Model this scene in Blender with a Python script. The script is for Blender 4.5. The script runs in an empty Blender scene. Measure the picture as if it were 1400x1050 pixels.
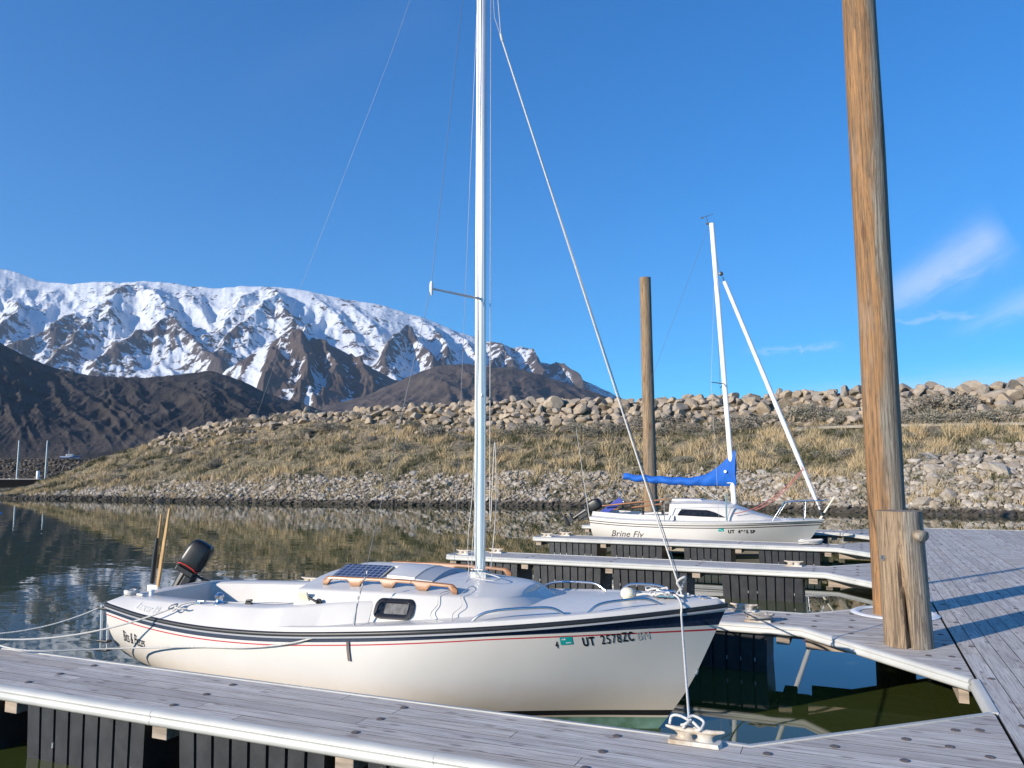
import bpy, math, random
import numpy as np
from mathutils import Vector, Matrix
random.seed(7); rng = np.random.default_rng(11)
sc = bpy.context.scene
# ---------------- camera
cam = bpy.data.objects.new('camera', bpy.data.cameras.new('camera'))
sc.collection.objects.link(cam); sc.camera = cam
cam.location = (0, 0, 2.05); cam.rotation_euler = (math.pi/2 + math.atan(118/1090), 0, 0)
cam.data.sensor_width = 36; cam.data.lens = 1090/1400*36
cam.data.clip_start = 0.1; cam.data.clip_end = 40000
sc.render.engine = 'CYCLES'
# ---------------- light
SUN_EL = math.radians(19); SUN_DIR = Vector((-0.82*math.cos(SUN_EL), -0.572*math.cos(SUN_EL), math.sin(SUN_EL)))
sun = bpy.data.objects.new('sun', bpy.data.lights.new('sun', 'SUN')); sc.collection.objects.link(sun)
sun.data.energy = 4.7; sun.data.angle = math.radians(0.5); sun.data.color = (1.0, 0.90, 0.77)
sun.rotation_euler = SUN_DIR.to_track_quat('Z', 'Y').to_euler(); sun.location = (-30, -25, 30)
sc.view_settings.view_transform = 'Standard'; sc.view_settings.look = 'None'
sc.view_settings.gamma = 1; sc.view_settings.exposure = 0.50; sc.view_settings.use_curve_mapping = False
sc.cycles.max_bounces = 8; sc.cycles.use_denoising = True

class NT:
    """tiny node-tree helper"""
    def __init__(s, tree): s.t = tree; s.n = tree.nodes; s.l = tree.links
    def add(s, typ, **kw):
        nd = s.n.new(typ)
        for k, v in kw.items():
            if k == 'ins':
                for a, b in v.items():
                    if hasattr(b, 'is_output'): s.l.new(b, nd.inputs[a])
                    elif b is not None: nd.inputs[a].default_value = b
            else: setattr(nd, k, v)
        return nd
    def math(s, op, a, b=None, c=None, clamp=False):
        nd = s.add('ShaderNodeMath', operation=op, use_clamp=clamp)
        for i, v in enumerate((a, b, c)):
            if v is None: continue
            if hasattr(v, 'is_output'): s.l.new(v, nd.inputs[i])
            else: nd.inputs[i].default_value = v
        return nd.outputs[0]
    def noise(s, vec, scale, detail=4, rough=.55, dist=0, dim='3D'):
        nd = s.add('ShaderNodeTexNoise', noise_dimensions=dim)
        if vec is not None: s.l.new(vec, nd.inputs['Vector'])
        nd.inputs['Scale'].default_value = scale; nd.inputs['Detail'].default_value = detail
        nd.inputs['Roughness'].default_value = rough; nd.inputs['Distortion'].default_value = dist
        return nd.outputs[0]
    def ramp(s, fac, stops, interp='LINEAR'):
        nd = s.add('ShaderNodeValToRGB'); cr = nd.color_ramp; cr.interpolation = interp
        while len(cr.elements) < len(stops): cr.elements.new(0.5)
        for e, (p, c) in zip(cr.elements, stops):
            e.position = p; e.color = (*c, 1) if len(c) == 3 else c
        s.l.new(fac, nd.inputs[0]); return nd.outputs[0]
    def mix(s, fac, a, b, mode='MIX'):
        nd = s.add('ShaderNodeMix', data_type='RGBA', blend_type=mode)
        for i, v in ((0, fac), (6, a), (7, b)):
            if hasattr(v, 'is_output'): s.l.new(v, nd.inputs[i])
            elif i == 0: nd.inputs[i].default_value = v
            else: nd.inputs[i].default_value = (*v, 1)
        return nd.outputs[2]
    def mapping(s, vec, scale=(1, 1, 1), loc=(0, 0, 0), rot=(0, 0, 0)):
        nd = s.add('ShaderNodeMapping'); s.l.new(vec, nd.inputs[0])
        nd.inputs['Scale'].default_value = scale; nd.inputs['Location'].default_value = loc; nd.inputs['Rotation'].default_value = rot
        return nd.outputs[0]
    def bump(s, h, strength=.5, dist=.01, normal=None):
        nd = s.add('ShaderNodeBump'); s.l.new(h, nd.inputs['Height'])
        nd.inputs['Strength'].default_value = strength; nd.inputs['Distance'].default_value = dist
        if normal is not None: s.l.new(normal, nd.inputs['Normal'])
        return nd.outputs[0]

# ---------------- sky
world = bpy.data.worlds.new('World'); sc.world = world; world.use_nodes = True
W = NT(world.node_tree); W.n.clear()
sky = W.add('ShaderNodeTexSky', sky_type='NISHITA', sun_disc=False, sun_elevation=SUN_EL,
            sun_rotation=math.atan2(SUN_DIR.x, SUN_DIR.y), altitude=1300, air_density=1.0, dust_density=0.3, ozone_density=2.5)
hsv = W.add('ShaderNodeHueSaturation', ins={'Color': sky.outputs[0], 'Saturation': 1.30, 'Value': 1.0, 'Hue': 0.5})
tc = W.add('ShaderNodeTexCoord'); sep = W.add('ShaderNodeSeparateXYZ', ins={0: tc.outputs['Generated']})
ysafe = W.math('MAXIMUM', sep.outputs[1], 0.02)
ca = W.math('DIVIDE', sep.outputs[0], ysafe); ce = W.math('DIVIDE', sep.outputs[2], ysafe)
def wisp(a0, e0, a1, e1, w0, w1, seed, amt):
    L = math.hypot(a1-a0, e1-e0); dx, de = (a1-a0)/L, (e1-e0)/L
    da = W.math('SUBTRACT', ca, a0); d_e = W.math('SUBTRACT', ce, e0)
    p = W.math('DIVIDE', W.math('ADD', W.math('MULTIPLY', da, dx), W.math('MULTIPLY', d_e, de)), L)
    q = W.math('ADD', W.math('MULTIPLY', da, -de), W.math('MULTIPLY', d_e, dx))
    cmb = W.add('ShaderNodeCombineXYZ', ins={0: W.math('MULTIPLY', p, 1.3), 1: W.math('MULTIPLY', q, 26.0), 2: seed})
    nz = W.noise(cmb.outputs[0], 2.2, 9, .68, .9)
    wd = W.math('ADD', w0, W.math('MULTIPLY', p, w1-w0)); wd = W.math('MAXIMUM', wd, 0.003)
    qq = W.math('DIVIDE', W.math('ADD', q, W.math('MULTIPLY', W.math('SUBTRACT', nz, .5), .036)), wd)
    g = W.math('POWER', 2.718, W.math('MULTIPLY', W.math('MULTIPLY', qq, qq), -1))
    m1 = W.math('SMOOTH_MIN', W.math('MULTIPLY', W.math('ADD', p, .25), 2.2), 1.0, .4)
    m2 = W.math('MULTIPLY', W.math('SUBTRACT', 1.12, p), 5.0)
    m = W.math('MULTIPLY', W.math('MAXIMUM', m1, 0), W.math('MINIMUM', W.math('MAXIMUM', m2, 0), 1.0))
    f = W.math('MULTIPLY', W.math('MULTIPLY', g, m), W.math('MULTIPLY', W.math('ADD', nz, .25), amt))
    return W.math('MINIMUM', f, 1.0)
cl = wisp(.475, .212, .625, .299, .017, .026, 1.0, .56)
for a in ((.49, .190, .59, .196, .003, .005, 4.0, .30), (.31, .150, .41, .156, .003, .004, 9.0, .28),
          (.60, .19, .80, .27, .012, .022, 5.0, .38), (.42, .098, .9, .12, .014, .025, 15.0, .42),
          (-.34, .50, -.10, .62, .03, .05, 21.0, .015)):
    cl = W.math('MAXIMUM', cl, wisp(*a))
gm = W.add('ShaderNodeGamma', ins={0: hsv.outputs[0], 1: .86})
skyb = W.mix(1.0, gm.outputs[0], (.35, .95, 1.34), 'MULTIPLY')
skycol = W.mix(cl, skyb, (5.6, 5.9, 6.6))
bg = W.add('ShaderNodeBackground', ins={'Color': skycol, 'Strength': 0.132})
wo = W.add('ShaderNodeOutputWorld'); W.l.new(bg.outputs[0], wo.inputs[0])

# ---------------- mesh helpers
class MB:
    def __init__(s): s.v = []; s.f = []; s.m = []; s.uv = {}; s.r = {}
    def vert(s, *p): s.v.append(tuple(p)); return len(s.v)-1
    def face(s, idx, m=0, uv=None, r=None):
        k = len(s.f); s.f.append(tuple(idx)); s.m.append(m)
        if uv: s.uv[k] = uv
        if r is not None: s.r[k] = r
    def box(s, x0, x1, y0, y1, z0, z1, m=0, taper=0, r=None):
        t = taper; i = len(s.v)
        s.v += [(x0+t, y0+t, z0), (x1-t, y0+t, z0), (x1-t, y1-t, z0), (x0+t, y1-t, z0), (x0, y0, z1), (x1, y0, z1), (x1, y1, z1), (x0, y1, z1)]
        for q in ((0, 3, 2, 1), (4, 5, 6, 7), (0, 1, 5, 4), (1, 2, 6, 5), (2, 3, 7, 6), (3, 0, 4, 7)):
            s.face([i+k for k in q], m, None, r)
    def prism(s, poly, z0, z1, m=0, shrink=0, r=None):
        """poly CCW (x,y) list extruded in z; bottom shrunk about its centre"""
        n = len(poly); i = len(s.v); cx = sum(p[0] for p in poly)/n; cy = sum(p[1] for p in poly)/n
        for p in poly: s.v.append((p[0]+(cx-p[0])*shrink, p[1]+(cy-p[1])*shrink, z0))
        for p in poly: s.v.append((p[0], p[1], z1))
        s.face([i+n+k for k in range(n)], m, None, r); s.face([i+n-1-k for k in range(n)], m, None, r)
        for k in range(n):
            a, b = k, (k+1) % n; s.face([i+a, i+b, i+n+b, i+n+a], m, None, r)
    def tube(s, pts, rad, n=8, m=0, cap=True):
        pts = [Vector(p) for p in pts]
        rads = rad if isinstance(rad, (list, tuple)) else [rad]*len(pts)
        i0 = len(s.v); ref = None
        for k, p in enumerate(pts):
            a = pts[max(k-1, 0)]; b = pts[min(k+1, len(pts)-1)]; d = (b-a)
            d = d.normalized() if d.length > 1e-9 else Vector((0, 0, 1))
            if ref is None:
                ref = Vector((0, 0, 1)) if abs(d.z) < .9 else Vector((1, 0, 0))
            u = (ref - d*ref.dot(d)).normalized(); ref = u; w = d.cross(u)
            for j in range(n):
                an = 2*math.pi*j/n; q = p+(u*math.cos(an)+w*math.sin(an))*rads[k]; s.v.append(tuple(q))
        for k in range(len(pts)-1):
            for j in range(n):
                a = i0+k*n+j; b = i0+k*n+(j+1) % n; s.face([a, b, b+n, a+n], m)
        if cap:
            s.face([i0+n-1-j for j in range(n)], m); e = i0+(len(pts)-1)*n; s.face([e+j for j in range(n)], m)
    def lathe(s, prof, n=16, m=0, c=(0, 0, 0), axis='z'):
        i0 = len(s.v)
        for (r, z) in prof:
            for j in range(n):
                an = 2*math.pi*j/n; a, b = r*math.cos(an), r*math.sin(an)
                s.v.append({'z': (c[0]+a, c[1]+b, c[2]+z), 'x': (c[0]+z, c[1]+a, c[2]+b), 'y': (c[0]+b, c[1]+z, c[2]+a)}[axis])
        for k in range(len(prof)-1):
            for j in range(n):
                a = i0+k*n+j; b = i0+k*n+(j+1) % n; s.face([a, b, b+n, a+n], m)
        s.face([i0+n-1-j for j in range(n)], m); e = i0+(len(prof)-1)*n; s.face([e+j for j in range(n)], m)
    def grid(s, rows, m=0, closed=False, flip=False, mfun=None):
        i0 = len(s.v); n = len(rows[0])
        for r in rows: s.v += [tuple(p) for p in r]
        for k in range(len(rows)-1):
            for j in range(n if closed else n-1):
                a = i0+k*n+j; b = i0+k*n+(j+1) % n
                q = [a, b, b+n, a+n]
                if flip: q.reverse()
                s.face(q, mfun(k, j) if mfun else m)
    def build(s, name, mats, parent=None, smooth=None, bevel=None, loc=None, merge=False):
        me = bpy.data.meshes.new(name); me.from_pydata(s.v, [], s.f)
        if not isinstance(mats, (list, tuple)): mats = [mats]
        for q in mats: me.materials.append(q)
        me.polygons.foreach_set('material_index', s.m)
        if s.uv:
            uvl = me.uv_layers.new(name='UVMap')
            for k, u in s.uv.items():
                p = me.polygons[k]
                for li, c in zip(p.loop_indices, u): uvl.data[li].uv = c
        if s.r:
            at = me.attributes.new('rnd', 'FLOAT', 'FACE')
            at.data.foreach_set('value', [s.r.get(k, 0.5) for k in range(len(s.f))])
        if merge:
            import bmesh
            bm = bmesh.new(); bm.from_mesh(me); bmesh.ops.remove_doubles(bm, verts=bm.verts, dist=1e-4)
            bmesh.ops.recalc_face_normals(bm, faces=bm.faces); bm.to_mesh(me); bm.free()
        me.validate(); me.update()
        o = bpy.data.objects.new(name, me); sc.collection.objects.link(o)
        if parent: o.parent = parent
        if loc: o.location = loc
        if smooth is not None:
            me.polygons.foreach_set('use_smooth', [True]*len(me.polygons))
            if smooth < 180: me.set_sharp_from_angle(angle=math.radians(smooth))
        if bevel:
            b = o.modifiers.new('bevel', 'BEVEL'); b.width = bevel; b.segments = 2; b.limit_method = 'ANGLE'; b.angle_limit = math.radians(40)
            b.harden_normals = False
        return o
def tag(o, label=None, cat=None, group=None, kind=None):
    if label: o['label'] = label
    if cat: o['category'] = cat
    if group: o['group'] = group
    if kind: o['kind'] = kind
    return o
def empty(name, loc, rz=0):
    o = bpy.data.objects.new(name, None); sc.collection.objects.link(o)
    o.location = loc; o.rotation_euler = (0, 0, rz); o.empty_display_size = .2; return o
def sweep(mb, path, prof, m=0, closed=False):
    """path: list of (x,y); prof: list of (out, z); out = left of travel"""
    n = len(path); rows = []
    for k in range(n):
        a = path[(k-1) % n] if (k > 0 or closed) else None; b = path[(k+1) % n] if (k < n-1 or closed) else None
        p = path[k]; ds = []
        for q, r in ((a, p), (p, b)):
            if q is None or r is None: continue
            L = math.hypot(r[0]-q[0], r[1]-q[1]); ds.append(((r[0]-q[0])/L, (r[1]-q[1])/L))
        ns = [(-d[1], d[0]) for d in ds]
        nx = sum(q[0] for q in ns)/len(ns); ny = sum(q[1] for q in ns)/len(ns); l2 = nx*nx+ny*ny
        nx /= l2; ny /= l2
        rows.append([(p[0]+nx*o, p[1]+ny*o, z) for o, z in prof])
    if closed: rows.append(rows[0])
    mb.grid(rows, m, closed=True)
    if not closed:
        i0 = len(mb.v)-len(rows)*len(prof); c = len(prof)
        mb.face([i0+c-1-j for j in range(c)], m); mb.face([i0+(len(rows)-1)*c+j for j in range(c)], m)
def catenary(a, b, sag, n=24):
    a, b = Vector(a), Vector(b)
    return [a.lerp(b, t/n)+Vector((0, 0, -4*sag*(t/n)*(1-t/n))) for t in range(n+1)]
def smoothpath(pts, k=6):
    """Catmull-Rom through pts"""
    P = [Vector(p) for p in pts]; P = [P[0]*2-P[1]]+P+[P[-1]*2-P[-2]]; out = []
    for i in range(1, len(P)-2):
        for j in range(k):
            t = j/k; a, b, c, d = P[i-1], P[i], P[i+1], P[i+2]
            out.append(.5*((2*b)+(c-a)*t+(2*a-5*b+4*c-d)*t*t+(3*b-a-3*c+d)*t**3))
    out.append(P[-2]); return out

# ---------------- materials
def mat(name, col, rough=.5, metal=0, var=0, vscale=5, bump=0, bscale=40, bdist=.004, col2=None, spec=.5, coat=0, stretch=(1, 1, 1), detail=5):
    m = bpy.data.materials.new(name); m.use_nodes = True; N = NT(m.node_tree); b = N.n['Principled BSDF']
    b.inputs['Base Color'].default_value = (*col, 1); b.inputs['Roughness'].default_value = rough
    b.inputs['Metallic'].default_value = metal; b.inputs['Specular IOR Level'].default_value = spec
    if coat: b.inputs['Coat Weight'].default_value = coat; b.inputs['Coat Roughness'].default_value = .08
    if var or bump or col2:
        t = N.add('ShaderNodeTexCoord'); v = N.mapping(t.outputs['Object'], stretch)
        if var or col2:
            nz = N.noise(v, vscale, detail)
            c2 = col2 if col2 else tuple(max(0, c*(1-var)) for c in col)
            N.l.new(N.ramp(nz, [(.35, c2), (.65, col)]), b.inputs['Base Color'])
            N.l.new(N.math('ADD', rough-.05, N.math('MULTIPLY', nz, .12)), b.inputs['Roughness'])
        if bump: N.l.new(N.bump(N.noise(v, bscale, 6), bump, bdist), b.inputs['Normal'])
    return m
def wood_deck(name):
    m = bpy.data.materials.new(name); m.use_nodes = True; N = NT(m.node_tree); b = N.n['Principled BSDF']
    uv = N.add('ShaderNodeUVMap', uv_map='UVMap').outputs[0]
    rnd = N.add('ShaderNodeAttribute', attribute_name='rnd').outputs['Fac']
    g1 = N.noise(N.mapping(uv, (2.2, 70, 1)), 1, 8, .65, .6)
    g2 = N.noise(N.mapping(uv, (9, 260, 1)), 1, 4, .6)
    big = N.noise(N.mapping(uv, (1.1, 5, 1)), 1, 4, .6)
    base = N.ramp(rnd, [(0, (.47, .43, .385)), (.35, (.61, .575, .53)), (.7, (.67, .625, .565)), (1, (.53, .47, .40))])
    c = N.mix(N.math('MULTIPLY', N.ramp(g1, [(.42, (1, 1, 1)), (.54, (0, 0, 0))]), .60), base, (.21, .18, .165))
    c = N.mix(N.ramp(g2, [(.3, (.55, .55, .55)), (.5, (0, 0, 0))]), c, (.27, .25, .245))
    c = N.mix(N.math('MULTIPLY', N.ramp(big, [(.42, (1, 1, 1)), (.6, (0, 0, 0))]), .30), c, (.30, .26, .235))
    # dark splits and knots
    sp = N.noise(N.mapping(uv, (1.3, 42, 1), (7, 3, 0)), 1, 3, .55, 1.2)
    c = N.mix(N.math('MULTIPLY', N.ramp(sp, [(.275, (1, 1, 1)), (.34, (0, 0, 0))]), .8), c, (.09, .075, .07))
    vo = N.add('ShaderNodeTexVoronoi', voronoi_dimensions='2D', ins={'Vector': N.mapping(uv, (2.1, 6.5, 1)), 'Scale': 1.0, 'Randomness': 1.0})
    c = N.mix(N.math('MULTIPLY', N.ramp(vo.outputs['Distance'], [(.045, (1, 1, 1)), (.13, (0, 0, 0))]), .62), c, (.15, .11, .10))
    N.l.new(c, b.inputs['Base Color']); b.inputs['Roughness'].default_value = .72; b.inputs['Specular IOR Level'].default_value = .3
    h = N.math('ADD', N.math('MULTIPLY', g1, .6), N.math('MULTIPLY', g2, .4))
    N.l.new(N.bump(h, .5, .004), b.inputs['Normal'])
    return m
M = {}
M['deckwood'] = wood_deck('weathered deck planks')
M['seam'] = mat('plank seam shade', (.06, .055, .05), .9)  # dark plank sides: gap shade put into the colour, so sunlit edges don't show
M['matte'] = mat('matte black tub', (.010, .010, .011), .95, spec=.03)
M['beam'] = mat('beam timber', (.40, .32, .25), .8, var=.45, vscale=6, bump=.5, bscale=14, stretch=(.6, 4, 6))
M['trim'] = mat('dock bumper vinyl', (.48, .48, .455), .42, var=.14, vscale=3.5, bump=.08, bscale=30, detail=9)
M['bolt'] = mat('deck bolt', (.20, .165, .15), .5, metal=.4, var=.5, vscale=60)
M['float'] = mat('black float plastic', (.030, .031, .035), .42, var=.35, vscale=9, bump=.15, bscale=50, detail=8)
M['cleat'] = mat('painted cleat', (.56, .53, .47), .45, var=0, col2=(.36, .27, .18), vscale=11, bump=.2, bscale=60)
M['galv'] = mat('galvanised steel', (.45, .46, .47), .42, metal=.8, var=.3, vscale=20)
M['ring'] = mat('pile guide paint', (.78, .78, .76), .4, var=.15, vscale=9)
M['hull'] = mat('hull gelcoat', (.64, .605, .555), .24, var=.04, vscale=2.2, bump=.02, bscale=8, coat=.15, detail=8)
_n = NT(M['hull'].node_tree); _b = _n.n['Principled BSDF']; _z = _n.add('ShaderNodeSeparateXYZ', ins={0: _n.add('ShaderNodeTexCoord').outputs['Object']}).outputs[2]
_st = _n.noise(_n.add('ShaderNodeTexCoord').outputs['Object'], 5, 6, .7); _f = _n.ramp(_n.math('ADD', _z, _n.math('MULTIPLY', _n.math('SUBTRACT', _st, .5), .25)), [(.14, (.55, .55, .55)), (.42, (0, 0, 0))])
_src = _b.inputs['Base Color'].links[0].from_socket; _n.l.new(_n.mix(_f, _src, (.50, .42, .28)), _b.inputs['Base Color'])
M['gel'] = mat('deck gelcoat', (.61, .58, .54), .32, var=.07, vscale=3.5, bump=.03, bscale=60, detail=8)
M['navy'] = mat('navy stripe', (.010, .018, .045), .4, var=.5, vscale=35, col2=(.022, .036, .07))
M['red'] = mat('red pinstripe', (.42, .03, .04), .4)
M['black'] = mat('black rubber', (.018, .018, .02), .4, var=.3, vscale=40)
M['graytrim'] = mat('grey vinyl insert', (.32, .33, .35), .4)
M['antifoul'] = mat('green bottom paint', (.16, .29, .24), .7, var=0, col2=(.07, .15, .10), vscale=6, bump=.2, bscale=40)
M['steel'] = mat('stainless steel', (.62, .62, .63), .22, metal=1)
M['alu'] = mat('anodised aluminium', (.74, .74, .74), .34, metal=.75, var=.12, vscale=8, stretch=(1, 1, .15))
M['wire'] = mat('rigging wire', (.22, .22, .23), .45, metal=.6)
M['teak'] = mat('oiled teak', (.36, .15, .05), .38, var=.5, vscale=10, bump=.1, bscale=30, stretch=(.7, 7, 7), coat=.2)
M['rope'] = mat('white rope', (.62, .60, .56), .85, var=.3, vscale=90, bump=.6, bscale=120, bdist=.006)
M['glass'] = mat('dark window glass', (.02, .022, .026), .06, var=.6, vscale=14)
M['curtain'] = mat('window curtain', (.16, .155, .15), .7, var=.6, vscale=22, stretch=(1, 1, .4), bump=.5, bscale=30)
M['solar'] = None
M['gloss'] = mat('glossy black cowl', (.008, .008, .009), .38)
M['ash'] = mat('pale tiller wood', (.52, .31, .12), .5, var=.4, vscale=12, stretch=(7, 7, .7))
M['redpaint'] = mat('red decal', (.45, .03, .025), .35)
M['blue'] = mat('blue sail cover', (.004, .115, .50), .75, var=.25, vscale=6, bump=.5, bscale=9, bdist=.02)
M['darkblue'] = mat('blue rudder paint', (.015, .035, .30), .4)
M['cream'] = mat('cream plastic', (.72, .66, .50), .45)
M['teal'] = mat('teal sticker', (.01, .34, .30), .35, spec=.6)
M['ink'] = mat('black lettering', (.012, .012, .013), .45)
M['ghost'] = mat('faded lettering', (.46, .44, .40), .5)
M['faint'] = mat('worn decal lettering', (.62, .60, .57), .5)
M['white2'] = mat('white sail cloth', (.80, .80, .80), .7, var=.15, vscale=8, bump=.4, bscale=18, stretch=(1, 1, .3))
M['brownstripe'] = mat('brown stripe', (.05, .04, .035), .4)
def solar_mat():
    m = bpy.data.materials.new('solar cells'); m.use_nodes = True; N = NT(m.node_tree); b = N.n['Principled BSDF']
    t = N.add('ShaderNodeTexCoord'); br = N.add('ShaderNodeTexBrick', offset=0.0, ins={'Vector': t.outputs['Object'], 'Color1': (.012, .022, .075, 1), 'Color2': (.016, .028, .085, 1), 'Mortar': (.30, .33, .38, 1), 'Scale': 1.0, 'Mortar Size': .0035, 'Brick Width': .052, 'Row Height': .052})
    N.l.new(br.outputs[0], b.inputs['Base Color']); b.inputs['Roughness'].default_value = .3
    return m
M['solar'] = solar_mat()
def pile_mat(name, warm, gray, ang):
    m = bpy.data.materials.new(name); m.use_nodes = True; N = NT(m.node_tree); b = N.n['Principled BSDF']
    t = N.add('ShaderNodeTexCoord'); ob = t.outputs['Object']; sp = N.add('ShaderNodeSeparateXYZ', ins={0: ob})
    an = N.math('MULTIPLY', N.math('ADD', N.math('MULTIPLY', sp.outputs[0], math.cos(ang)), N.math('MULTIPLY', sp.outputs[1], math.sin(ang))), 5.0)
    g = N.noise(N.mapping(ob, (42, 42, 1.6)), 1, 10, .74, .5)
    g2 = N.noise(N.mapping(ob, (85, 85, 5)), 1, 5, .7)
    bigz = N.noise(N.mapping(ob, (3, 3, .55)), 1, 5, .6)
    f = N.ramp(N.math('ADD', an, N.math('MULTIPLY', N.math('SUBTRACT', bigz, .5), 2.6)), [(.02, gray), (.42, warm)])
    c = N.mix(N.math('MULTIPLY', N.ramp(g, [(.40, (1, 1, 1)), (.58, (0, 0, 0))]), .8), f, (.115, .085, .06))
    c = N.mix(N.ramp(g2, [(.32, (.7, .7, .7)), (.48, (0, 0, 0))]), c, (.15, .12, .095))
    c = N.mix(N.math('MULTIPLY', N.ramp(bigz, [(.55, (0, 0, 0)), (.75, (1, 1, 1))]), .4), c, (.48, .42, .35))
    vo = N.add('ShaderNodeTexVoronoi', ins={'Vector': N.mapping(ob, (4, 4, 1.1)), 'Scale': 1.0})
    c = N.mix(N.math('MULTIPLY', N.ramp(vo.outputs['Distance'], [(.07, (1, 1, 1)), (.16, (0, 0, 0))]), .7), c, (.12, .06, .035))
    N.l.new(c, b.inputs['Base Color']); b.inputs['Roughness'].default_value = .85; b.inputs['Specular IOR Level'].default_value = .2
    h = N.math('ADD', N.math('MULTIPLY', g, .8), N.math('MULTIPLY', g2, .25))
    cr_ = N.noise(N.mapping(ob, (16, 16, .45), (3, 1, 2)), 1, 5, .6, .5)
    c = N.mix(N.math('MULTIPLY', N.ramp(N.math('ABSOLUTE', N.math('SUBTRACT', cr_, .5)), [(.0, (1, 1, 1)), (.022, (0, 0, 0))]), .75), c, (.06, .045, .035)); N.l.new(c, b.inputs['Base Color'])
    N.l.new(N.bump(h, 1.0, .02), b.inputs['Normal'])
    return m
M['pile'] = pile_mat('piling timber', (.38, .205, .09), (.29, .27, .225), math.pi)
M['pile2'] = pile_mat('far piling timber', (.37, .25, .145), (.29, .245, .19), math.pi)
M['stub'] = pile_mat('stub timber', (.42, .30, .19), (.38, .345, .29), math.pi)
# ---------------- numpy noise
_perm = rng.permutation(256); _perm = np.concatenate([_perm, _perm, _perm])
_ang = rng.random(256)*2*np.pi; _gx, _gy = np.cos(_ang), np.sin(_ang)
def perlin(x, y, seed=0):
    x = np.asarray(x, float)+seed*17.13; y = np.asarray(y, float)+seed*5.71
    xi = np.floor(x).astype(int); yi = np.floor(y).astype(int); xf = x-xi; yf = y-yi
    xi &= 255; yi &= 255; u = xf**3*(xf*(xf*6-15)+10); v = yf**3*(yf*(yf*6-15)+10)
    def g(ix, iy, dx, dy):
        h = _perm[_perm[ix & 255]+(iy & 255)]; return _gx[h]*dx+_gy[h]*dy
    a = g(xi, yi, xf, yf); b = g(xi+1, yi, xf-1, yf); c = g(xi, yi+1, xf, yf-1); d = g(xi+1, yi+1, xf-1, yf-1)
    return ((a*(1-u)+b*u)*(1-v)+(c*(1-u)+d*u)*v)*1.5
def fbm(x, y, o=5, seed=0, gain=.5):
    s = 0; a = 1
    for k in range(o): s = s+a*perlin(x*2**k, y*2**k, seed+k*3); a *= gain
    return s
def ridged(x, y, o=5, seed=0, gain=.5):
    s = 0; a = 1; w = 1
    for k in range(o):
        n = 1-np.abs(perlin(x*2**k, y*2**k, seed+k*3)); n = n*n*w; s = s+a*n; w = np.clip(n*1.4, 0, 1); a *= gain
    return s
def npmesh(name, V, F, mats, attr=None, smooth=False):
    """V (n,3), F (m,k) uniform polygon size"""
    me = bpy.data.meshes.new(name); k = F.shape[1]
    me.vertices.add(len(V)); me.vertices.foreach_set('co', np.ascontiguousarray(V, dtype=np.float32).ravel())
    me.loops.add(F.size); me.loops.foreach_set('vertex_index', F.astype(np.int32).ravel())
    me.polygons.add(len(F)); me.polygons.foreach_set('loop_start', np.arange(0, F.size, k, dtype=np.int32))
    me.polygons.foreach_set('loop_total', np.full(len(F), k, dtype=np.int32))
    if attr:
        for nm, a in attr.items():
            at = me.attributes.new(nm, 'FLOAT', 'POINT'); at.data.foreach_set('value', np.ascontiguousarray(a, dtype=np.float32).ravel())
    for q in (mats if isinstance(mats, (list, tuple)) else [mats]): me.materials.append(q)
    me.update(calc_edges=True); me.validate()
    me.polygons.foreach_set('use_smooth', [smooth]*len(me.polygons))
    o = bpy.data.objects.new(name, me); sc.collection.objects.link(o); return o
def gridfaces(nr, nc):
    i = np.arange(nr-1)[:, None]*nc+np.arange(nc-1)[None, :]
    return np.stack([i, i+1, i+nc+1, i+nc], -1).reshape(-1, 4)

# ---------------- mountains (real distances, metres)
def terrain_mat(name, snow, rockA, rockB, snow_bias=0.0):
    m = bpy.data.materials.new(name); m.use_nodes = True; N = NT(m.node_tree); b = N.n['Principled BSDF']
    t = N.add('ShaderNodeTexCoord'); ob = t.outputs['Object']
    n1 = N.noise(N.mapping(ob, (.004, .004, .004)), 1, 9, .62); n2 = N.noise(N.mapping(ob, (.011, .011, .011)), 1, 9, .70)
    c = N.ramp(n1, [(.34, rockA), (.64, rockB)])
    c = N.mix(N.math('MULTIPLY', N.ramp(n2, [(.40, (1, 1, 1)), (.58, (0, 0, 0))]), .6), c, tuple(q*.5 for q in rockA))
    if snow:
        sn = N.add('ShaderNodeAttribute', attribute_name='snow').outputs['Fac']
        f = N.math('ADD', sn, N.math('ADD', N.math('MULTIPLY', N.math('SUBTRACT', n2, .5), 1.9), N.math('MULTIPLY', N.math('SUBTRACT', n1, .5), .7)))
        n3 = N.noise(N.mapping(ob, (.030, .030, .008), (0, 0, 0), (0, 0, .5)), 1, 5, .62)
        f = N.math('ADD', f, N.math('MULTIPLY', N.math('SUBTRACT', n3, .5), 1.1))
        c = N.mix(N.ramp(f, [(.46, (0, 0, 0)), (.54, (1, 1, 1))]), c, (.70, .72, .76))
    N.l.new(c, b.inputs['Base Color']); b.inputs['Roughness'].default_value = .9; b.inputs['Specular IOR Level'].default_value = .1
    N.l.new(N.bump(n2, .8, 22), b.inputs['Normal'])
    return m
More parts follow.
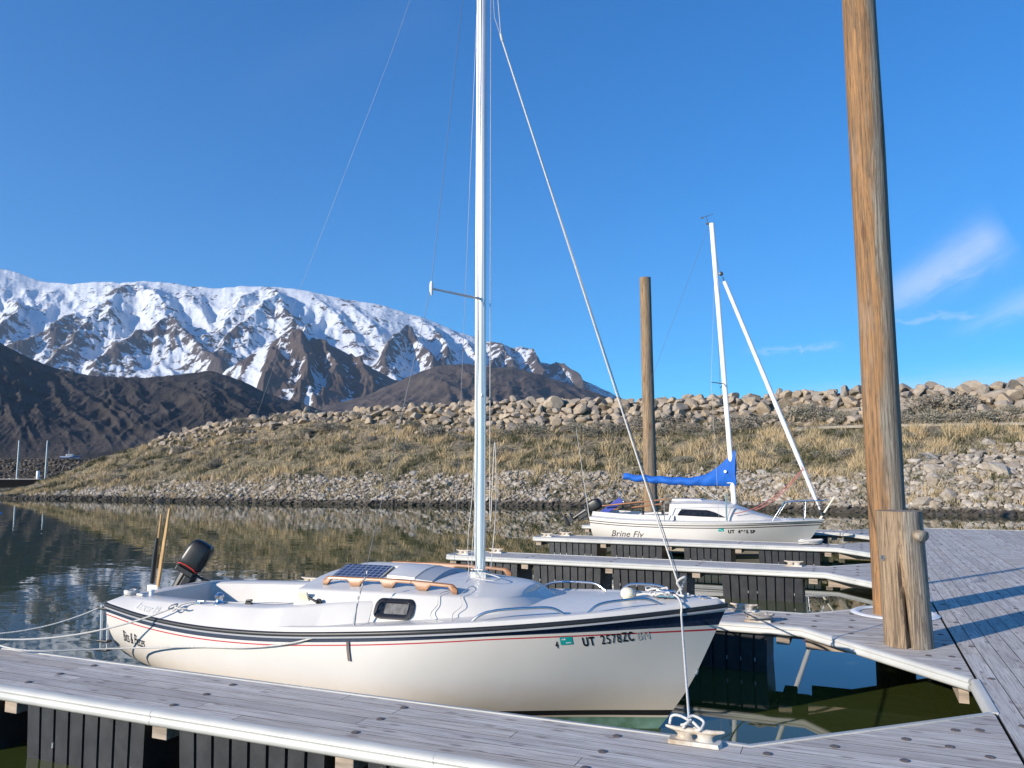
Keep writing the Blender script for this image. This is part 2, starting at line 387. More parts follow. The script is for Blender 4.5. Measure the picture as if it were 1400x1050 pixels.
def ridge(name, table, Yc, Yf, depth_back, mt, base_e, amp, fu, fv, seed, skew=0, na=620, nt=190, prof=1.15, a0=None, a1=None, snowf=None, zmin=2.0, rough=.012, spurs=None, gain=.42):
    A = np.array(table); a0 = A[0, 0] if a0 is None else a0; a1 = A[-1, 0] if a1 is None else a1
    a = np.linspace(a0, a1, na); t = np.concatenate([np.linspace(0, 1, nt), 1+np.linspace(.04, .6, 14)])
    aa, tt = np.meshgrid(a, t)
    Y = Yf+(Yc-Yf)*tt
    e = np.interp(aa, A[:, 0], A[:, 1])
    ec = e+fbm(aa*60, aa*0+seed, 4, seed)*.0011
    tl = np.clip(tt, 0, 1); w = np.clip(tl*(1-tl)*4, 0, 1)
    uu = (aa+skew*(1-tl))*fu; vv = tl*fv
    wob = fbm(aa*fu*.5, tl*fv*.8, 4, seed+5)*.5
    r = ridged(uu+wob, vv-wob*.6, 5, seed, gain)
    r2 = ridged((aa-skew*1.3*(1-tl))*fu*1.7+wob, vv*1.5, 5, seed+31, gain)
    rr = (r*.68+r2*.34-.95)
    ez = base_e+(ec-base_e)*tl**prof+rr*amp*(ec-base_e)*w**.7
    inf = np.zeros_like(aa)
    if spurs:
        wx = aa+fbm(aa*45, tl*9, 4, seed+60)*.0045; wt2 = tl+fbm(aa*45+9, tl*9, 4, seed+61)*.028
        K = .20
        for line, wid, am in spurs:
            P_ = [((x-700)/1083., min(max(((643-y)/1083.-base_e)/(np.interp((x-700)/1083., A[:, 0], A[:, 1])-base_e), 0), 1.02)**(1/prof)) for x, y in line]
            dmin = np.full(aa.shape, 9.); 
            for (x1, y1), (x2, y2) in zip(P_[:-1], P_[1:]):
                y1_, y2_ = y1*K, y2*K; dx, dy = x2-x1, y2_-y1_; L2 = dx*dx+dy*dy
                f = np.clip(((wx-x1)*dx+(wt2*K-y1_)*dy)/L2, 0, 1); dmin = np.minimum(dmin, np.hypot(wx-x1-f*dx, wt2*K-y1_-f*dy))
            h_ = np.clip(1-dmin/wid, 0, 1)**1.15*am; inf = np.maximum(inf, h_)
        ez += inf*.021*np.clip((1-tl)*7, 0, 1)*np.clip(tl*4, 0, 1)
    ez += fbm(aa*55, tl*16, 5, seed+9, .55)*amp*.10*(ec-base_e)*np.clip(w*1.5, 0, 1)
    z = 2.05+ez*Y; zc = 2.05+ec*Yc
    z = np.where(tt < 1, z, zc-(tt-1)*zc*1.1)
    z[0] = -6
    V = np.stack([aa*Y, Y, z], -1).reshape(-1, 3)
    attr = {}
    if snowf is not None: attr['snow'] = snowf(aa, tl, z, rr, zc)-(inf*(.60-.42*tl) if spurs else 0)
    o = npmesh(name, V, gridfaces(*aa.shape), mt, attr, True); o['kind'] = 'structure'; return o
T_M = [(-2.0, .14), (-1.6, .21), (-1.3, .25), (-1.05, .24), (-0.80, .28), (-0.714, 0.272), (-0.656, 0.258), (-0.632, 0.251), (-0.608, 0.242), (-0.585, 0.238), (-0.561, 0.237), (-0.533, 0.24), (-0.501, 0.238), (-0.468, 0.241), (-0.444, 0.239), (-0.412, 0.234), (-0.374, 0.231), (-0.346, 0.234), (-0.318, 0.234), (-0.29, 0.232), (-0.262, 0.228), (-0.233, 0.221), (-0.205, 0.216), (-0.168, 0.21), (-0.14, 0.201), (-0.112, 0.193), (-0.074, 0.177), (-0.037, 0.164), (-0.019, 0.157), (0.0, 0.154), (0.011, 0.156), (0.02, 0.15), (0.037, 0.136), (0.065, 0.122), (0.092, 0.112), (0.115, 0.102), (0.138, 0.09), (0.166, 0.076), (0.202, 0.062), (.30, .04)]
T_S = [(-.46, .05), (-0.387, 0.094), (-0.361, 0.127), (-0.333, 0.143), (-0.306, 0.16), (-0.279, 0.181), (-0.251, 0.167), (-0.209, 0.148), (-0.185, 0.133), (-0.157, 0.118), (-0.129, 0.104), (-0.092, 0.076), (-.04, .05)]
T_B = [(-.36, .05), (-0.294, 0.067), (-0.239, 0.08), (-0.184, 0.094), (-0.129, 0.118), (-0.093, 0.132), (-0.056, 0.134), (-0.028, 0.129), (0.0, 0.129), (0.037, 0.12), (0.083, 0.104), (0.138, 0.087), (0.184, 0.067), (.28, .04)]
T_F = [(-2.0, .03), (-1.6, .05), (-1.15, .12), (-.80, .20), (-0.707, 0.178), (-0.65, 0.161), (-0.611, 0.141), (-0.573, 0.127), (-0.527, 0.118), (-0.462, 0.116), (-0.416, 0.121), (-0.379, 0.125), (-0.356, 0.118), (-0.342, 0.113), (-0.304, 0.094), (-0.276, 0.087), (-0.248, 0.078), (-0.202, 0.062), (-0.147, 0.048), (-0.092, 0.035), (0, .025)]
m_snow = terrain_mat('snowy rock', True, (.085, .065, .055), (.15, .115, .095))
m_spur = terrain_mat('spur rock', True, (.085, .062, .05), (.15, .11, .09))
m_brown = terrain_mat('brown hillside', False, (.085, .068, .058), (.15, .115, .095))
m_foot = terrain_mat('shaded foothill scrub', False, (.038, .034, .032), (.095, .078, .066))  # base darkened, standing in for the shadow lying over the foothill
def snow_main(a, t, z, rr, zc):
    hi = np.clip(t/.75, 0, 1); right = np.clip((a+.06)/.12, 0, 1)
    return .66+.14*hi-.07*np.clip((a+.26)/.1, 0, 1)-np.clip(rr+.10, 0, 1)*(.5-.3*hi)-right*(.30-.12*hi)
SP = [([(182, 392), (160, 410), (140, 430), (105, 455), (55, 482)], .030, .9), ([(182, 392), (215, 425), (226, 457)], .028, .8), ([(95, 450), (62, 474), (32, 486), (0, 500)], .022, 1.0),
      ([(148, 440), (112, 470), (82, 502), (60, 520)], .024, 1.0), ([(226, 457), (200, 468), (165, 490), (135, 512)], .026, 1.1), ([(226, 457), (250, 475), (280, 502), (300, 520)], .026, 1.1),
      ([(357, 388), (372, 418), (392, 445), (415, 470)], .026, .9), ([(374, 420), (342, 450), (312, 478), (292, 502)], .026, 1.0), ([(357, 390), (326, 425), (303, 455), (275, 480)], .022, .7),
      ([(20, 430), (8, 455), (-20, 480)], .02, .9), ([(65, 400), (40, 430), (20, 455)], .018, .5), ([(250, 392), (262, 425), (285, 455)], .018, .45),
      ([(420, 400), (460, 440), (500, 490)], .016, .35), ([(470, 410), (510, 455), (545, 500)], .016, .4), ([(556, 466), (540, 485), (524, 505)], .016, 1.1), ([(556, 466), (572, 486), (590, 510)], .016, 1.1),
      ([(575, 438), (600, 470), (622, 500)], .015, .5), ([(620, 455), (640, 480), (655, 505)], .014, .55), ([(600, 470), (612, 490), (606, 510)], .014, .8), ([(665, 467), (690, 498), (712, 530), (720, 550)], .016, .95), ([(712, 474), (728, 500), (742, 530), (748, 552)], .016, 1.1),
      ([(745, 498), (770, 520), (800, 545)], .016, 1.1), ([(690, 480), (680, 505), (665, 530)], .014, .9)]
ridge('mountain', T_M, 6200, 3300, 0, m_snow, .045, .050, 17, 2.2, 3, skew=.10, snowf=snow_main, na=1900, nt=260, prof=.92, spurs=SP)
SS = [([(400, 447), (385, 475), (372, 510), (360, 540)], .020, .8), ([(400, 447), (412, 480), (420, 520), (425, 550)], .020, .9), ([(430, 462), (448, 495), (465, 530)], .016, .8), ([(475, 482), (492, 510), (505, 535)], .016, .8), ([(400, 447), (350, 478), (320, 505)], .018, .6)]
def snow_spur(a, t, z, rr, zc): return .36-rr*.9+.02*t-.25*np.clip((a+.22)/.08, 0, 1)
ridge('mountain_spur', T_S, 3900, 2700, 0, m_spur, .040, .14, 24, 1.5, 7, skew=.05, snowf=snow_spur, na=420, nt=140, prof=.9, spurs=SS)
ridge('brown_hill', T_B, 3000, 2000, 0, m_brown, .030, .12, 20, 1.4, 12, skew=-.10, na=480, nt=140, prof=.85)
ridge('foothill', T_F, 1500, 700, 0, m_foot, .011, .065, 24, 1.6, 21, skew=-.10, na=1500, nt=200, prof=.7, gain=.55)

# ---------------- land plain behind the far shore, ground sheet
def soil_mat(name, A, B, s=.6, bump=.8, bd=.05):
    m = bpy.data.materials.new(name); m.use_nodes = True; N = NT(m.node_tree); b = N.n['Principled BSDF']
    t = N.add('ShaderNodeTexCoord'); ob = t.outputs['Object']
    n1 = N.noise(ob, s*.12, 8, .65); n2 = N.noise(ob, s*2.2, 7, .65)
    c = N.ramp(n1, [(.34, A), (.66, B)]); c = N.mix(N.math('MULTIPLY', N.ramp(n2, [(.38, (1, 1, 1)), (.6, (0, 0, 0))]), .6), c, tuple(q*.45 for q in A))
    N.l.new(c, b.inputs['Base Color']); b.inputs['Roughness'].default_value = .95; b.inputs['Specular IOR Level'].default_value = .1
    N.l.new(N.bump(n2, bump, bd), b.inputs['Normal']); return m
m_plain = soil_mat('scrub plain', (.09, .078, .066), (.16, .135, .105), .08, .8, .5)
aa, tt = np.meshgrid(np.linspace(-2.2, 1.8, 240), np.linspace(0, 1, 120)); tt = tt**2
Yp = 152+tt*3200
zp = 3.6+tt*0+np.where(tt > .02, 0, 0)+(Yp-152)*.030*np.clip((Yp-300)/1500, 0, 1)+fbm(aa*14, tt*30, 5, 31)*1.3*np.clip((Yp-160)/200, 0, 1)
zp = np.where(aa > .25, 3.0+(zp-3.0)*.3, zp)
far = npmesh('land', np.stack([aa*Yp, Yp, zp], -1).reshape(-1, 3), gridfaces(*aa.shape), m_plain, None, True); far['kind'] = 'structure'

# ---------------- water
def water_mat():
    m = bpy.data.materials.new('harbour water'); m.use_nodes = True; N = NT(m.node_tree); b = N.n['Principled BSDF']
    t = N.add('ShaderNodeTexCoord'); ob = t.outputs['Object']
    big = N.noise(N.mapping(ob, (.10, .10, 1)), 1, 3)
    c = N.ramp(big, [(.35, (.030, .042, .010)), (.65, (.040, .050, .013))])
    N.l.new(c, b.inputs['Base Color']); b.inputs['Roughness'].default_value = .015; b.inputs['IOR'].default_value = 1.333
    w1 = N.noise(N.mapping(ob, (.75, 1.1, 1), (0, 0, 0), (0, 0, .4)), 1, 3, .5, .4)
    w2 = N.noise(N.mapping(ob, (5.5, 9, 1), (0, 0, 0), (0, 0, .3)), 1, 2, .5)
    sp = N.add('ShaderNodeSeparateXYZ', ins={0: ob})
    gust = N.noise(N.mapping(ob, (.09, .05, 1), (3, 1, 0)), 1, 3, .5)
    left = N.ramp(N.math('MULTIPLY_ADD', sp.outputs[0], -.10, .55), [(.60, (.004, .004, .004)), (.80, (.10, .10, .10)), (1.0, (.40, .40, .40))])
    amp = N.math('MULTIPLY', N.math('MULTIPLY', left, N.math('ADD', gust, .25)), 1.0)
    h = N.math('MULTIPLY', N.math('ADD', N.math('MULTIPLY', w1, .8), N.math('MULTIPLY', w2, .014)), amp)
    N.l.new(N.bump(h, 1.0, .020), b.inputs['Normal'])
    return m
w = MB(); w.v = [(-4000, -600, 0), (4000, -600, 0), (4000, 3000, 0), (-4000, 3000, 0)]; w.face((0, 1, 2, 3))
o = w.build('water', water_mat()); o['kind'] = 'structure'

# ---------------- riprap dike
TOE = np.array([(-39, 59.9), (-34.9, 58.2), (-29.4, 56.7), (-18.75, 51.6), (-8.8, 48.3), (0, 46.4), (8.1, 44.5), (14.7, 40.6), (18.9, 37.9), (22.9, 36.1), (32, 31), (46, 24)], float)
CR = np.array([(-39.3, 60.6, .1), (-37.0, 63, 1.2), (-32.6, 65, 3.3), (-23.1, 65, 6.0), (-11.2, 62, 6.7), (0, 59, 7.05), (8, 58, 7.05), (18, 56.3, 7.25), (24, 52, 7.25), (31.6, 49, 7.2), (43, 43, 7.2), (58, 36, 7.2)], float)
def cr1(P, s):
    n = len(P); s = np.clip(s, 0, n-1.0001); i = s.astype(int); f = (s-i)[..., None]
    g = lambda k: P[np.clip(k, 0, n-1)]
    a, b, c, d = g(i-1), g(i), g(i+1), g(i+2)
    return .5*(2*b+(c-a)*f+(2*a-5*b+4*c-d)*f**2+(3*b-a-3*c+d)*f**3)
def dike(s, t, bumps=True):
    s = np.asarray(s, float); t = np.asarray(t, float); A = cr1(TOE, s); B = cr1(CR, s)
    xy = A+(B[..., :2]-A)*t[..., None]
    pr = np.interp(t, [-.3, 0, .2, .5, .76, .9, 1.0, 1.12, 1.9], [-.30, 0, .245, .50, .69, .86, .97, 1.0, -.4])
    prb = np.interp(t, [-.3, 0, .2, .5, .60, .68, .76, .9, 1.0, 1.12, 1.9], [-.30, 0, .23, .52, .625, .635, .70, .87, .97, 1.0, -.4])
    k = np.clip((s-6.6)/.8, 0, 1); pr = pr*(1-k)+prb*k
    z = B[..., 2]*pr
    if bumps: z = z+fbm(xy[..., 0]*.35, xy[..., 1]*.35, 4, 41)*.13*np.clip(t*6+.3, .1, 1)*np.clip(B[..., 2]/5, .1, 1)
    return np.concatenate([xy, z[..., None]], -1)
m_dike = bpy.data.materials.new('dike soil'); m_dike.use_nodes = True; N = NT(m_dike.node_tree); b = N.n['Principled BSDF']
ob = N.add('ShaderNodeTexCoord').outputs['Object']; sp = N.add('ShaderNodeSeparateXYZ', ins={0: ob})
n1 = N.noise(ob, .5, 8, .65); n2 = N.noise(ob, 4.5, 8, .7)
hz = N.math('ADD', sp.outputs[2], N.math('MULTIPLY', N.math('SUBTRACT', n1, .5), 1.2))
c = N.ramp(N.math('MULTIPLY', hz, .2), [(0.0, (.05, .045, .04)), (.05, (.22, .19, .15)), (.30, (.30, .25, .18)), (.42, (.27, .225, .14)), (.9, (.28, .225, .15))])
c = N.mix(N.math('MULTIPLY', N.ramp(n2, [(.40, (1, 1, 1)), (.56, (0, 0, 0))]), .8), c, (.06, .052, .034))
N.l.new(c, b.inputs['Base Color']); b.inputs['Roughness'].default_value = .95; b.inputs['Specular IOR Level'].default_value = .1
N.l.new(N.bump(n2, 1.0, .12), b.inputs['Normal'])
ss, t2 = np.meshgrid(np.linspace(0, 11, 420), np.concatenate([np.linspace(-.3, 1.12, 90), np.linspace(1.2, 1.9, 8)]))
P = dike(ss, t2); o = npmesh('embankment', P.reshape(-1, 3), gridfaces(*ss.shape), m_dike, None, True); o['kind'] = 'structure'
# bench edge (pale strip of the service path)
s_ = np.linspace(7.15, 9.6, 60); q0 = dike(s_, np.full(60, .605), False); q1 = dike(s_, np.full(60, .67), False)
rows = np.stack([q0+[0, 0, .02], q0+[0, 0, .17], q1+[0, 0, .19], q1+[0, 0, .02]], 1)
mb = MB(); mb.grid([[tuple(p) for p in r] for r in rows])
mb.build('service_path', mat('pale path gravel', (.36, .31, .24), .9, var=.3, vscale=2, bump=.6, bscale=9, bdist=.03))['kind'] = 'structure'

def icosph(sub):
    import bmesh
    bm = bmesh.new(); bmesh.ops.create_icosphere(bm, subdivisions=sub, radius=1)
    V = np.array([v.co[:] for v in bm.verts]); F = np.array([[v.index for v in f.verts] for f in bm.faces]); bm.free(); return V, F
def rockshape(V, seed, cuts=10, flat=.72):
    r = np.random.default_rng(seed); P = V.copy()
    for _ in range(cuts):
        n = r.normal(size=3); n /= np.linalg.norm(n); d = r.uniform(.42, .80)
        h = P@n; P = P-np.outer(np.clip(h-d, 0, None), n)
    sc_ = np.array([r.uniform(.9, 1.5), r.uniform(.85, 1.25), r.uniform(flat*.85, flat*1.35)]); P = P*sc_
    P += (fbm(P[:, 0]*2.5+seed, P[:, 1]*2.5+P[:, 2]*1.7, 3, seed)*.03)[:, None]*V
    return P
def rock_mat(name, cols, useobj):
    m = bpy.data.materials.new(name); m.use_nodes = True; N = NT(m.node_tree); b = N.n['Principled BSDF']
    ob = N.add('ShaderNodeTexCoord').outputs['Object']
    r = N.add('ShaderNodeObjectInfo').outputs['Random'] if useobj else N.add('ShaderNodeAttribute', attribute_name='tint').outputs['Fac']
    base = N.ramp(r, cols); sc2 = 2.2 if useobj else 5
    n1 = N.noise(ob, sc2, 8, .65); n2 = N.noise(ob, sc2*6, 6, .65)
    c = N.mix(N.math('MULTIPLY', N.ramp(n1, [(.38, (1, 1, 1)), (.6, (0, 0, 0))]), .45), base, (.15, .105, .07))
    c = N.mix(N.math('MULTIPLY', N.ramp(n2, [(.52, (0, 0, 0)), (.7, (1, 1, 1))]), .35), c, (.45, .41, .35))
    if not useobj:
        z = N.add('ShaderNodeSeparateXYZ', ins={0: ob}).outputs[2]
        wet = N.ramp(N.math('ADD', z, N.math('MULTIPLY', N.math('SUBTRACT', n1, .5), .3)), [(.22, (1, 1, 1)), (.36, (0, 0, 0))])
        c = N.mix(N.math('MULTIPLY', wet, .85), c, (.025, .023, .020))
    N.l.new(c, b.inputs['Base Color']); b.inputs['Roughness'].default_value = .88; b.inputs['Specular IOR Level'].default_value = .2
    N.l.new(N.bump(n2, .8, .03), b.inputs['Normal']); return m
m_boulder = rock_mat('boulder stone', [(0, (.34, .265, .185)), (.35, (.42, .34, .25)), (.6, (.30, .265, .225)), (.8, (.48, .39, .29)), (1, (.24, .215, .19))], True)
m_boulder2 = rock_mat('loose boulder stone', [(0, (.34, .265, .185)), (.35, (.42, .34, .25)), (.6, (.30, .265, .225)), (.8, (.48, .39, .29)), (1, (.24, .215, .19))], False)
m_stone = rock_mat('riprap stone', [(0, (.30, .25, .19)), (.4, (.40, .35, .29)), (.7, (.50, .46, .40)), (1, (.24, .21, .18))], False)
V2, F2 = icosph(3)
bm_ = []
for k in range(14):
    P = rockshape(V2, 100+k); o = npmesh('boulder', P, F2, m_boulder, None, True)
    o.data.set_sharp_from_angle(angle=math.radians(18)); bm_.append(o.data); bpy.data.objects.remove(o)
# candidate boulders over the upper band, packed in rows
cand = []
for row in range(8):
    s = 2.35+random.random()*.1
    while s < 10.6:
        w_ = float(np.interp(s, [2.3, 4, 6, 9], [.55, .75, .95, 1.05]))
        size = w_*min(random.lognormvariate(-.30, .28), 1.35)*(1.0 if row < 5 else 1.08)*.52
        t = .735+.044*row+random.uniform(-.018, .018)
        if s < 4.5 and row < 4 and random.random() < .65: s += .05; continue
        A, B = cr1(TOE, np.array([s]))[0], cr1(TOE, np.array([s+.01]))[0]
        p = dike(np.array([s]), np.array([t]))[0]
        cr = cr1(CR, np.array([s])), cr1(CR, np.array([s+.01]))
        d = np.linalg.norm(cr[1][0][:2]-cr[0][0][:2])/.01
        cand.append((s, t, size, p)); s += size*1.72/max(d, 2)
cand = [q for q in cand if q[3][0] < .66*q[3][1]+1 or True]
def inview(p): return abs(p[0]/p[1]) < .68
vis = [q for q in cand if inview(q[3])]; hid = [q for q in cand if not inview(q[3])]
vis.sort(key=lambda q: -q[2]/np.linalg.norm(q[3]))
for k, (s, t, size, p) in enumerate(vis[:300]):
    o = bpy.data.objects.new('boulder', random.choice(bm_)); sc.collection.objects.link(o)
    o.location = (p[0], p[1], p[2]+size*.30); o.scale = (size*random.uniform(.9, 1.25), size*random.uniform(.9, 1.1), size*random.uniform(.9, 1.2))
    o.rotation_euler = (random.uniform(-.5, .5), random.uniform(-.5, .5), random.uniform(0, 6.28))
    tag(o, 'tan angular boulder in the rock band along the top of the embankment', 'boulder', 'boulders along the top of the embankment')
def scatter_rocks(name, pts, sizes, mt, sub, nvar, seed, lift=.25, tints=None):
    V, F = icosph(sub); vs = [rockshape(V, seed+k, 8, .7) for k in range(nvar)]; n = len(pts); r = np.random.default_rng(seed)
    out = np.empty((n, len(V), 3)); ch = r.integers(0, nvar, n)
    for k in range(n):
        a, b_, c_ = r.uniform(-.5, .5), r.uniform(-.5, .5), r.uniform(0, 6.28)
        Rm = np.array(Matrix.Rotation(c_, 3, 'Z')@Matrix.Rotation(a, 3, 'X')@Matrix.Rotation(b_, 3, 'Y'))
        out[k] = (vs[ch[k]]@Rm.T)*sizes[k]+pts[k]+[0, 0, sizes[k]*lift]
    Fa = (F[None]+(np.arange(n)*len(V))[:, None, None]).reshape(-1, 3)
    ti = np.repeat(r.random(n) if tints is None else tints, len(V))
    return npmesh(name, out.reshape(-1, 3), Fa, mt, {'tint': ti}, False)
rest = vis[300:]+hid
o = scatter_rocks('boulders', np.array([q[3] for q in rest]), np.array([q[2] for q in rest]), m_boulder2, 3, 8, 300, .3); tag(o, kind='stuff')
# small riprap
n = 13500; s = rng.random(n)**.9*10.2+.35; tmax = np.interp(s, [0, 2, 5, 8, 8.4, 9.6, 11], [.10, .16, .21, .23, .40, .46, .46]); t = -.03+rng.random(n)**.85*(tmax+.05)+rng.normal(0, .012, n)
P = dike(s, t); sz = rng.lognormal(-2.28, .38, n)*np.interp(s, [0, 5, 8, 10], [.95, 1.0, 1.15, 1.25])*np.where((s > 8.2) & (rng.random(n) < .2), 1.7, 1)
o = scatter_rocks('riprap_stones', P, sz, m_stone, 1, 12, 500, .2); tag(o, kind='stuff')

# ---------------- dry grass and sagebrush
m_grass = bpy.data.materials.new('dry grass'); m_grass.use_nodes = True; N = NT(m_grass.node_tree); b = N.n['Principled BSDF']
ti = N.add('ShaderNodeAttribute', attribute_name='tint').outputs['Fac']
N.l.new(N.ramp(ti, [(0, (.055, .060, .028)), (.22, (.16, .15, .085)), (.45, (.30, .255, .165)), (.7, (.46, .375, .235)), (1, (.56, .42, .24))]), b.inputs['Base Color'])
b.inputs['Roughness'].default_value = .8; b.inputs['Specular IOR Level'].default_value = .15
n = 25000; s = .3+rng.random(n)*10.2; lo = np.interp(s, [0, 2, 5, 8, 8.4, 9.6, 11], [.03, .14, .20, .21, .36, .42, .42]); hi = np.interp(s, [0, 2.3, 3, 5, 11], [1.1, 1.08, .90, .80, .78])
t = lo+(hi-lo)*rng.random(n); extra = rng.random(n) < .13; t = np.where(extra, rng.uniform(.04, .22, n), t)
P = dike(s, t); keep = ~((s > 7.1) & (t > .60) & (t < .68)); P = P[keep]; s = s[keep]; t = t[keep]; n = len(P)
clump = fbm(P[:, 0]*.45, P[:, 1]*.45, 3, 61)*.8+fbm(P[:, 0]*1.5, P[:, 1]*1.5, 2, 63)*.7; straw = np.clip(.46+clump*.8+rng.normal(0, .22, n)+(rng.random(n) < .10)*.3-np.clip(t-.55, 0, 1)*.3, 0, 1)
keep = rng.random(n) < np.clip(.46+fbm(P[:, 0]*.7, P[:, 1]*.7, 3, 77)*2.2, .03, 1); P = P[keep]; straw = straw[keep]; n = len(P)
nb = 15; h = rng.uniform(.15, .44, n)*(1+.6*(straw > .72)); h = h*np.interp(P[:, 0], [-38, -28, 0], [.35, .8, 1])
base = np.repeat(P, nb, 0)+np.concatenate([rng.normal(0, .11, (n*nb, 2)), np.zeros((n*nb, 1))], 1)
hb = np.repeat(h, nb)*rng.uniform(.5, 1.1, n*nb); an = rng.random(n*nb)*6.283; wd = rng.uniform(.012, .026, n*nb)
dx = np.stack([np.cos(an), np.sin(an), an*0], 1)*wd[:, None]; lean = rng.normal(0, .5, (n*nb, 2))*hb[:, None]
tip = base+np.concatenate([lean, hb[:, None]], 1)
V = np.stack([base-dx-[0, 0, .05], base+dx-[0, 0, .05], tip], 1).reshape(-1, 3); F = np.arange(n*nb*3).reshape(-1, 3)
o = npmesh('dry_grass', V, F, m_grass, {'tint': np.repeat(np.clip(np.repeat(straw, nb)+rng.normal(0, .07, n*nb), 0, 1), 3)}, False); tag(o, kind='stuff')
m_sage = bpy.data.materials.new('sagebrush leaf'); m_sage.use_nodes = True; N = NT(m_sage.node_tree); b = N.n['Principled BSDF']
ti = N.add('ShaderNodeAttribute', attribute_name='tint').outputs['Fac']; ri = N.add('ShaderNodeObjectInfo').outputs['Random']
c = N.ramp(ti, [(0, (.13, .11, .09)), (.6, (.27, .24, .195)), (1, (.38, .34, .28))])
c = N.mix(N.math('MULTIPLY', ri, .45), c, (.20, .20, .13)); N.l.new(c, b.inputs['Base Color']); b.inputs['Roughness'].default_value = .9
sage = []
for k in range(6):
    r = np.random.default_rng(900+k); n = 1500; nl = 9; lobes = np.concatenate([r.normal(0, .36, (nl, 2)), r.uniform(.28, .62, (nl, 1))], 1)
    cidx = r.integers(0, nl, n); d = r.normal(size=(n, 3)); d /= np.linalg.norm(d, axis=1)[:, None]; rad = r.uniform(.55, 1, n)**.5*.36
    c0 = lobes[cidx]+d*rad[:, None]; c0[:, 2] = np.abs(c0[:, 2]); e1 = d*.045+r.normal(0, .03, (n, 3)); e2 = r.normal(0, .022, (n, 3))
    V = np.stack([c0-e2, c0+e2, c0+e1*1.5], 1).reshape(-1, 3)
    o = npmesh('sagebrush', V, np.arange(n*3).reshape(-1, 3), m_sage, {'tint': np.repeat(r.random(n), 3)}, False); sage.append(o.data); bpy.data.objects.remove(o)
    stems = MB()
k = 0
def put_sage(s, t, sc_):
    p = dike(np.array([s]), np.array([t]))[0]; o = bpy.data.objects.new('sagebrush', random.choice(sage)); sc.collection.objects.link(o)
    o.location = (p[0], p[1], p[2]-.08); o.scale = (sc_*random.uniform(1, 1.4), sc_*random.uniform(.9, 1.2), sc_*random.uniform(.75, 1.0)); o.rotation_euler = (0, 0, random.uniform(0, 6.28))
    tag(o, 'low grey-brown sagebrush growing below the boulder band of the embankment', 'bush', 'sagebrush on the embankment')
for _ in range(120):
    s = random.uniform(2.3, 10.3); t = random.gauss(.725, .035) if s > 4.4 else random.uniform(.66, .98)
    put_sage(s, t, random.uniform(.5, 1.0)*(1.15 if s > 6 else .95))
for _ in range(110): put_sage(random.uniform(2.0, 10), random.uniform(.28, .72), random.uniform(.3, .62))
for s, t, k in ((9.65, .86, 2.1), (9.5, .80, 1.7), (8.45, .80, 1.5), (8.6, .79, 1.3), (7.25, .77, 1.4), (9.7, .70, 1.6)): put_sage(s, t, k)

# ---------------- far shore bank
aa, tt = np.meshgrid(np.linspace(-420, 120, 700), np.linspace(-.2, 1.3, 24))
zz = np.interp(tt, [-.2, 0, 1, 1.3], [-.8, 0, 4.0, 4.1])+fbm(aa*.8, tt*6, 4, 51)*.22
o = npmesh('far_bank', np.stack([aa, 139+tt*13+fbm(aa*.05, tt*0, 2, 9)*2, zz], -1).reshape(-1, 3), gridfaces(*aa.shape), soil_mat('far bank', (.07, .058, .045), (.14, .115, .085), 1.5, 1, .3), None, True); o['kind'] = 'structure'
n = 1800; xx = rng.uniform(-115, -60, n); tt = rng.random(n); P = np.stack([xx, 139+tt*13+fbm(xx*.05, xx*0, 2, 9)*2, tt*4.0], 1)
o = scatter_rocks('far_bank_rocks', P, rng.uniform(.15, .45, n), rock_mat('far bank stone', [(0, (.05, .042, .034)), (.6, (.10, .085, .07)), (1, (.16, .14, .115))], False), 1, 6, 700, .2); tag(o, kind='stuff')
# ================= docks
DZ = .48; U = math.radians(-23.2); ux, uy = math.cos(U), math.sin(U); mx, my = -uy, ux
def dworld(o, x, y): return (o[0]+ux*x+mx*y, o[1]+uy*x+my*y)
TRIM = [(-.012, DZ+.008), (.024, DZ+.006), (.040, DZ-.004), (.046, DZ-.022), (.036, DZ-.034), (.037, DZ-.040), (.050, DZ-.052), (.050, DZ-.074), (.036, DZ-.088), (.0, DZ-.092), (-.012, DZ-.07)]
def plank(mb, poly, z0, z1, along='x', n_r=None):
    """poly: 4 corners CCW (x,y). UV in metres along the plank."""
    r = random.random() if n_r is None else n_r; ou, ov = random.random()*50, random.random()*50
    i = len(mb.v); g = .0
    for z in (z0, z1): mb.v += [(p[0], p[1], z) for p in poly]
    uvf = (lambda p, z: (p[0]+ou, p[1]+ov+z)) if along == 'x' else (lambda p, z: (p[1]+ou, p[0]+ov+z))
    n = len(poly)
    mb.face([i+n+k for k in range(n)], 0, [uvf(p, 0) for p in poly], r)
    mb.face([i+n-1-k for k in range(n)], 0, [uvf(poly[n-1-k], 0) for k in range(n)], r)
    for k in range(n):
        a, b = k, (k+1) % n
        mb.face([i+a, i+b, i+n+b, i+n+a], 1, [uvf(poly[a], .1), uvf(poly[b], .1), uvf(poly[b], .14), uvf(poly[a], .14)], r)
GAP = .006
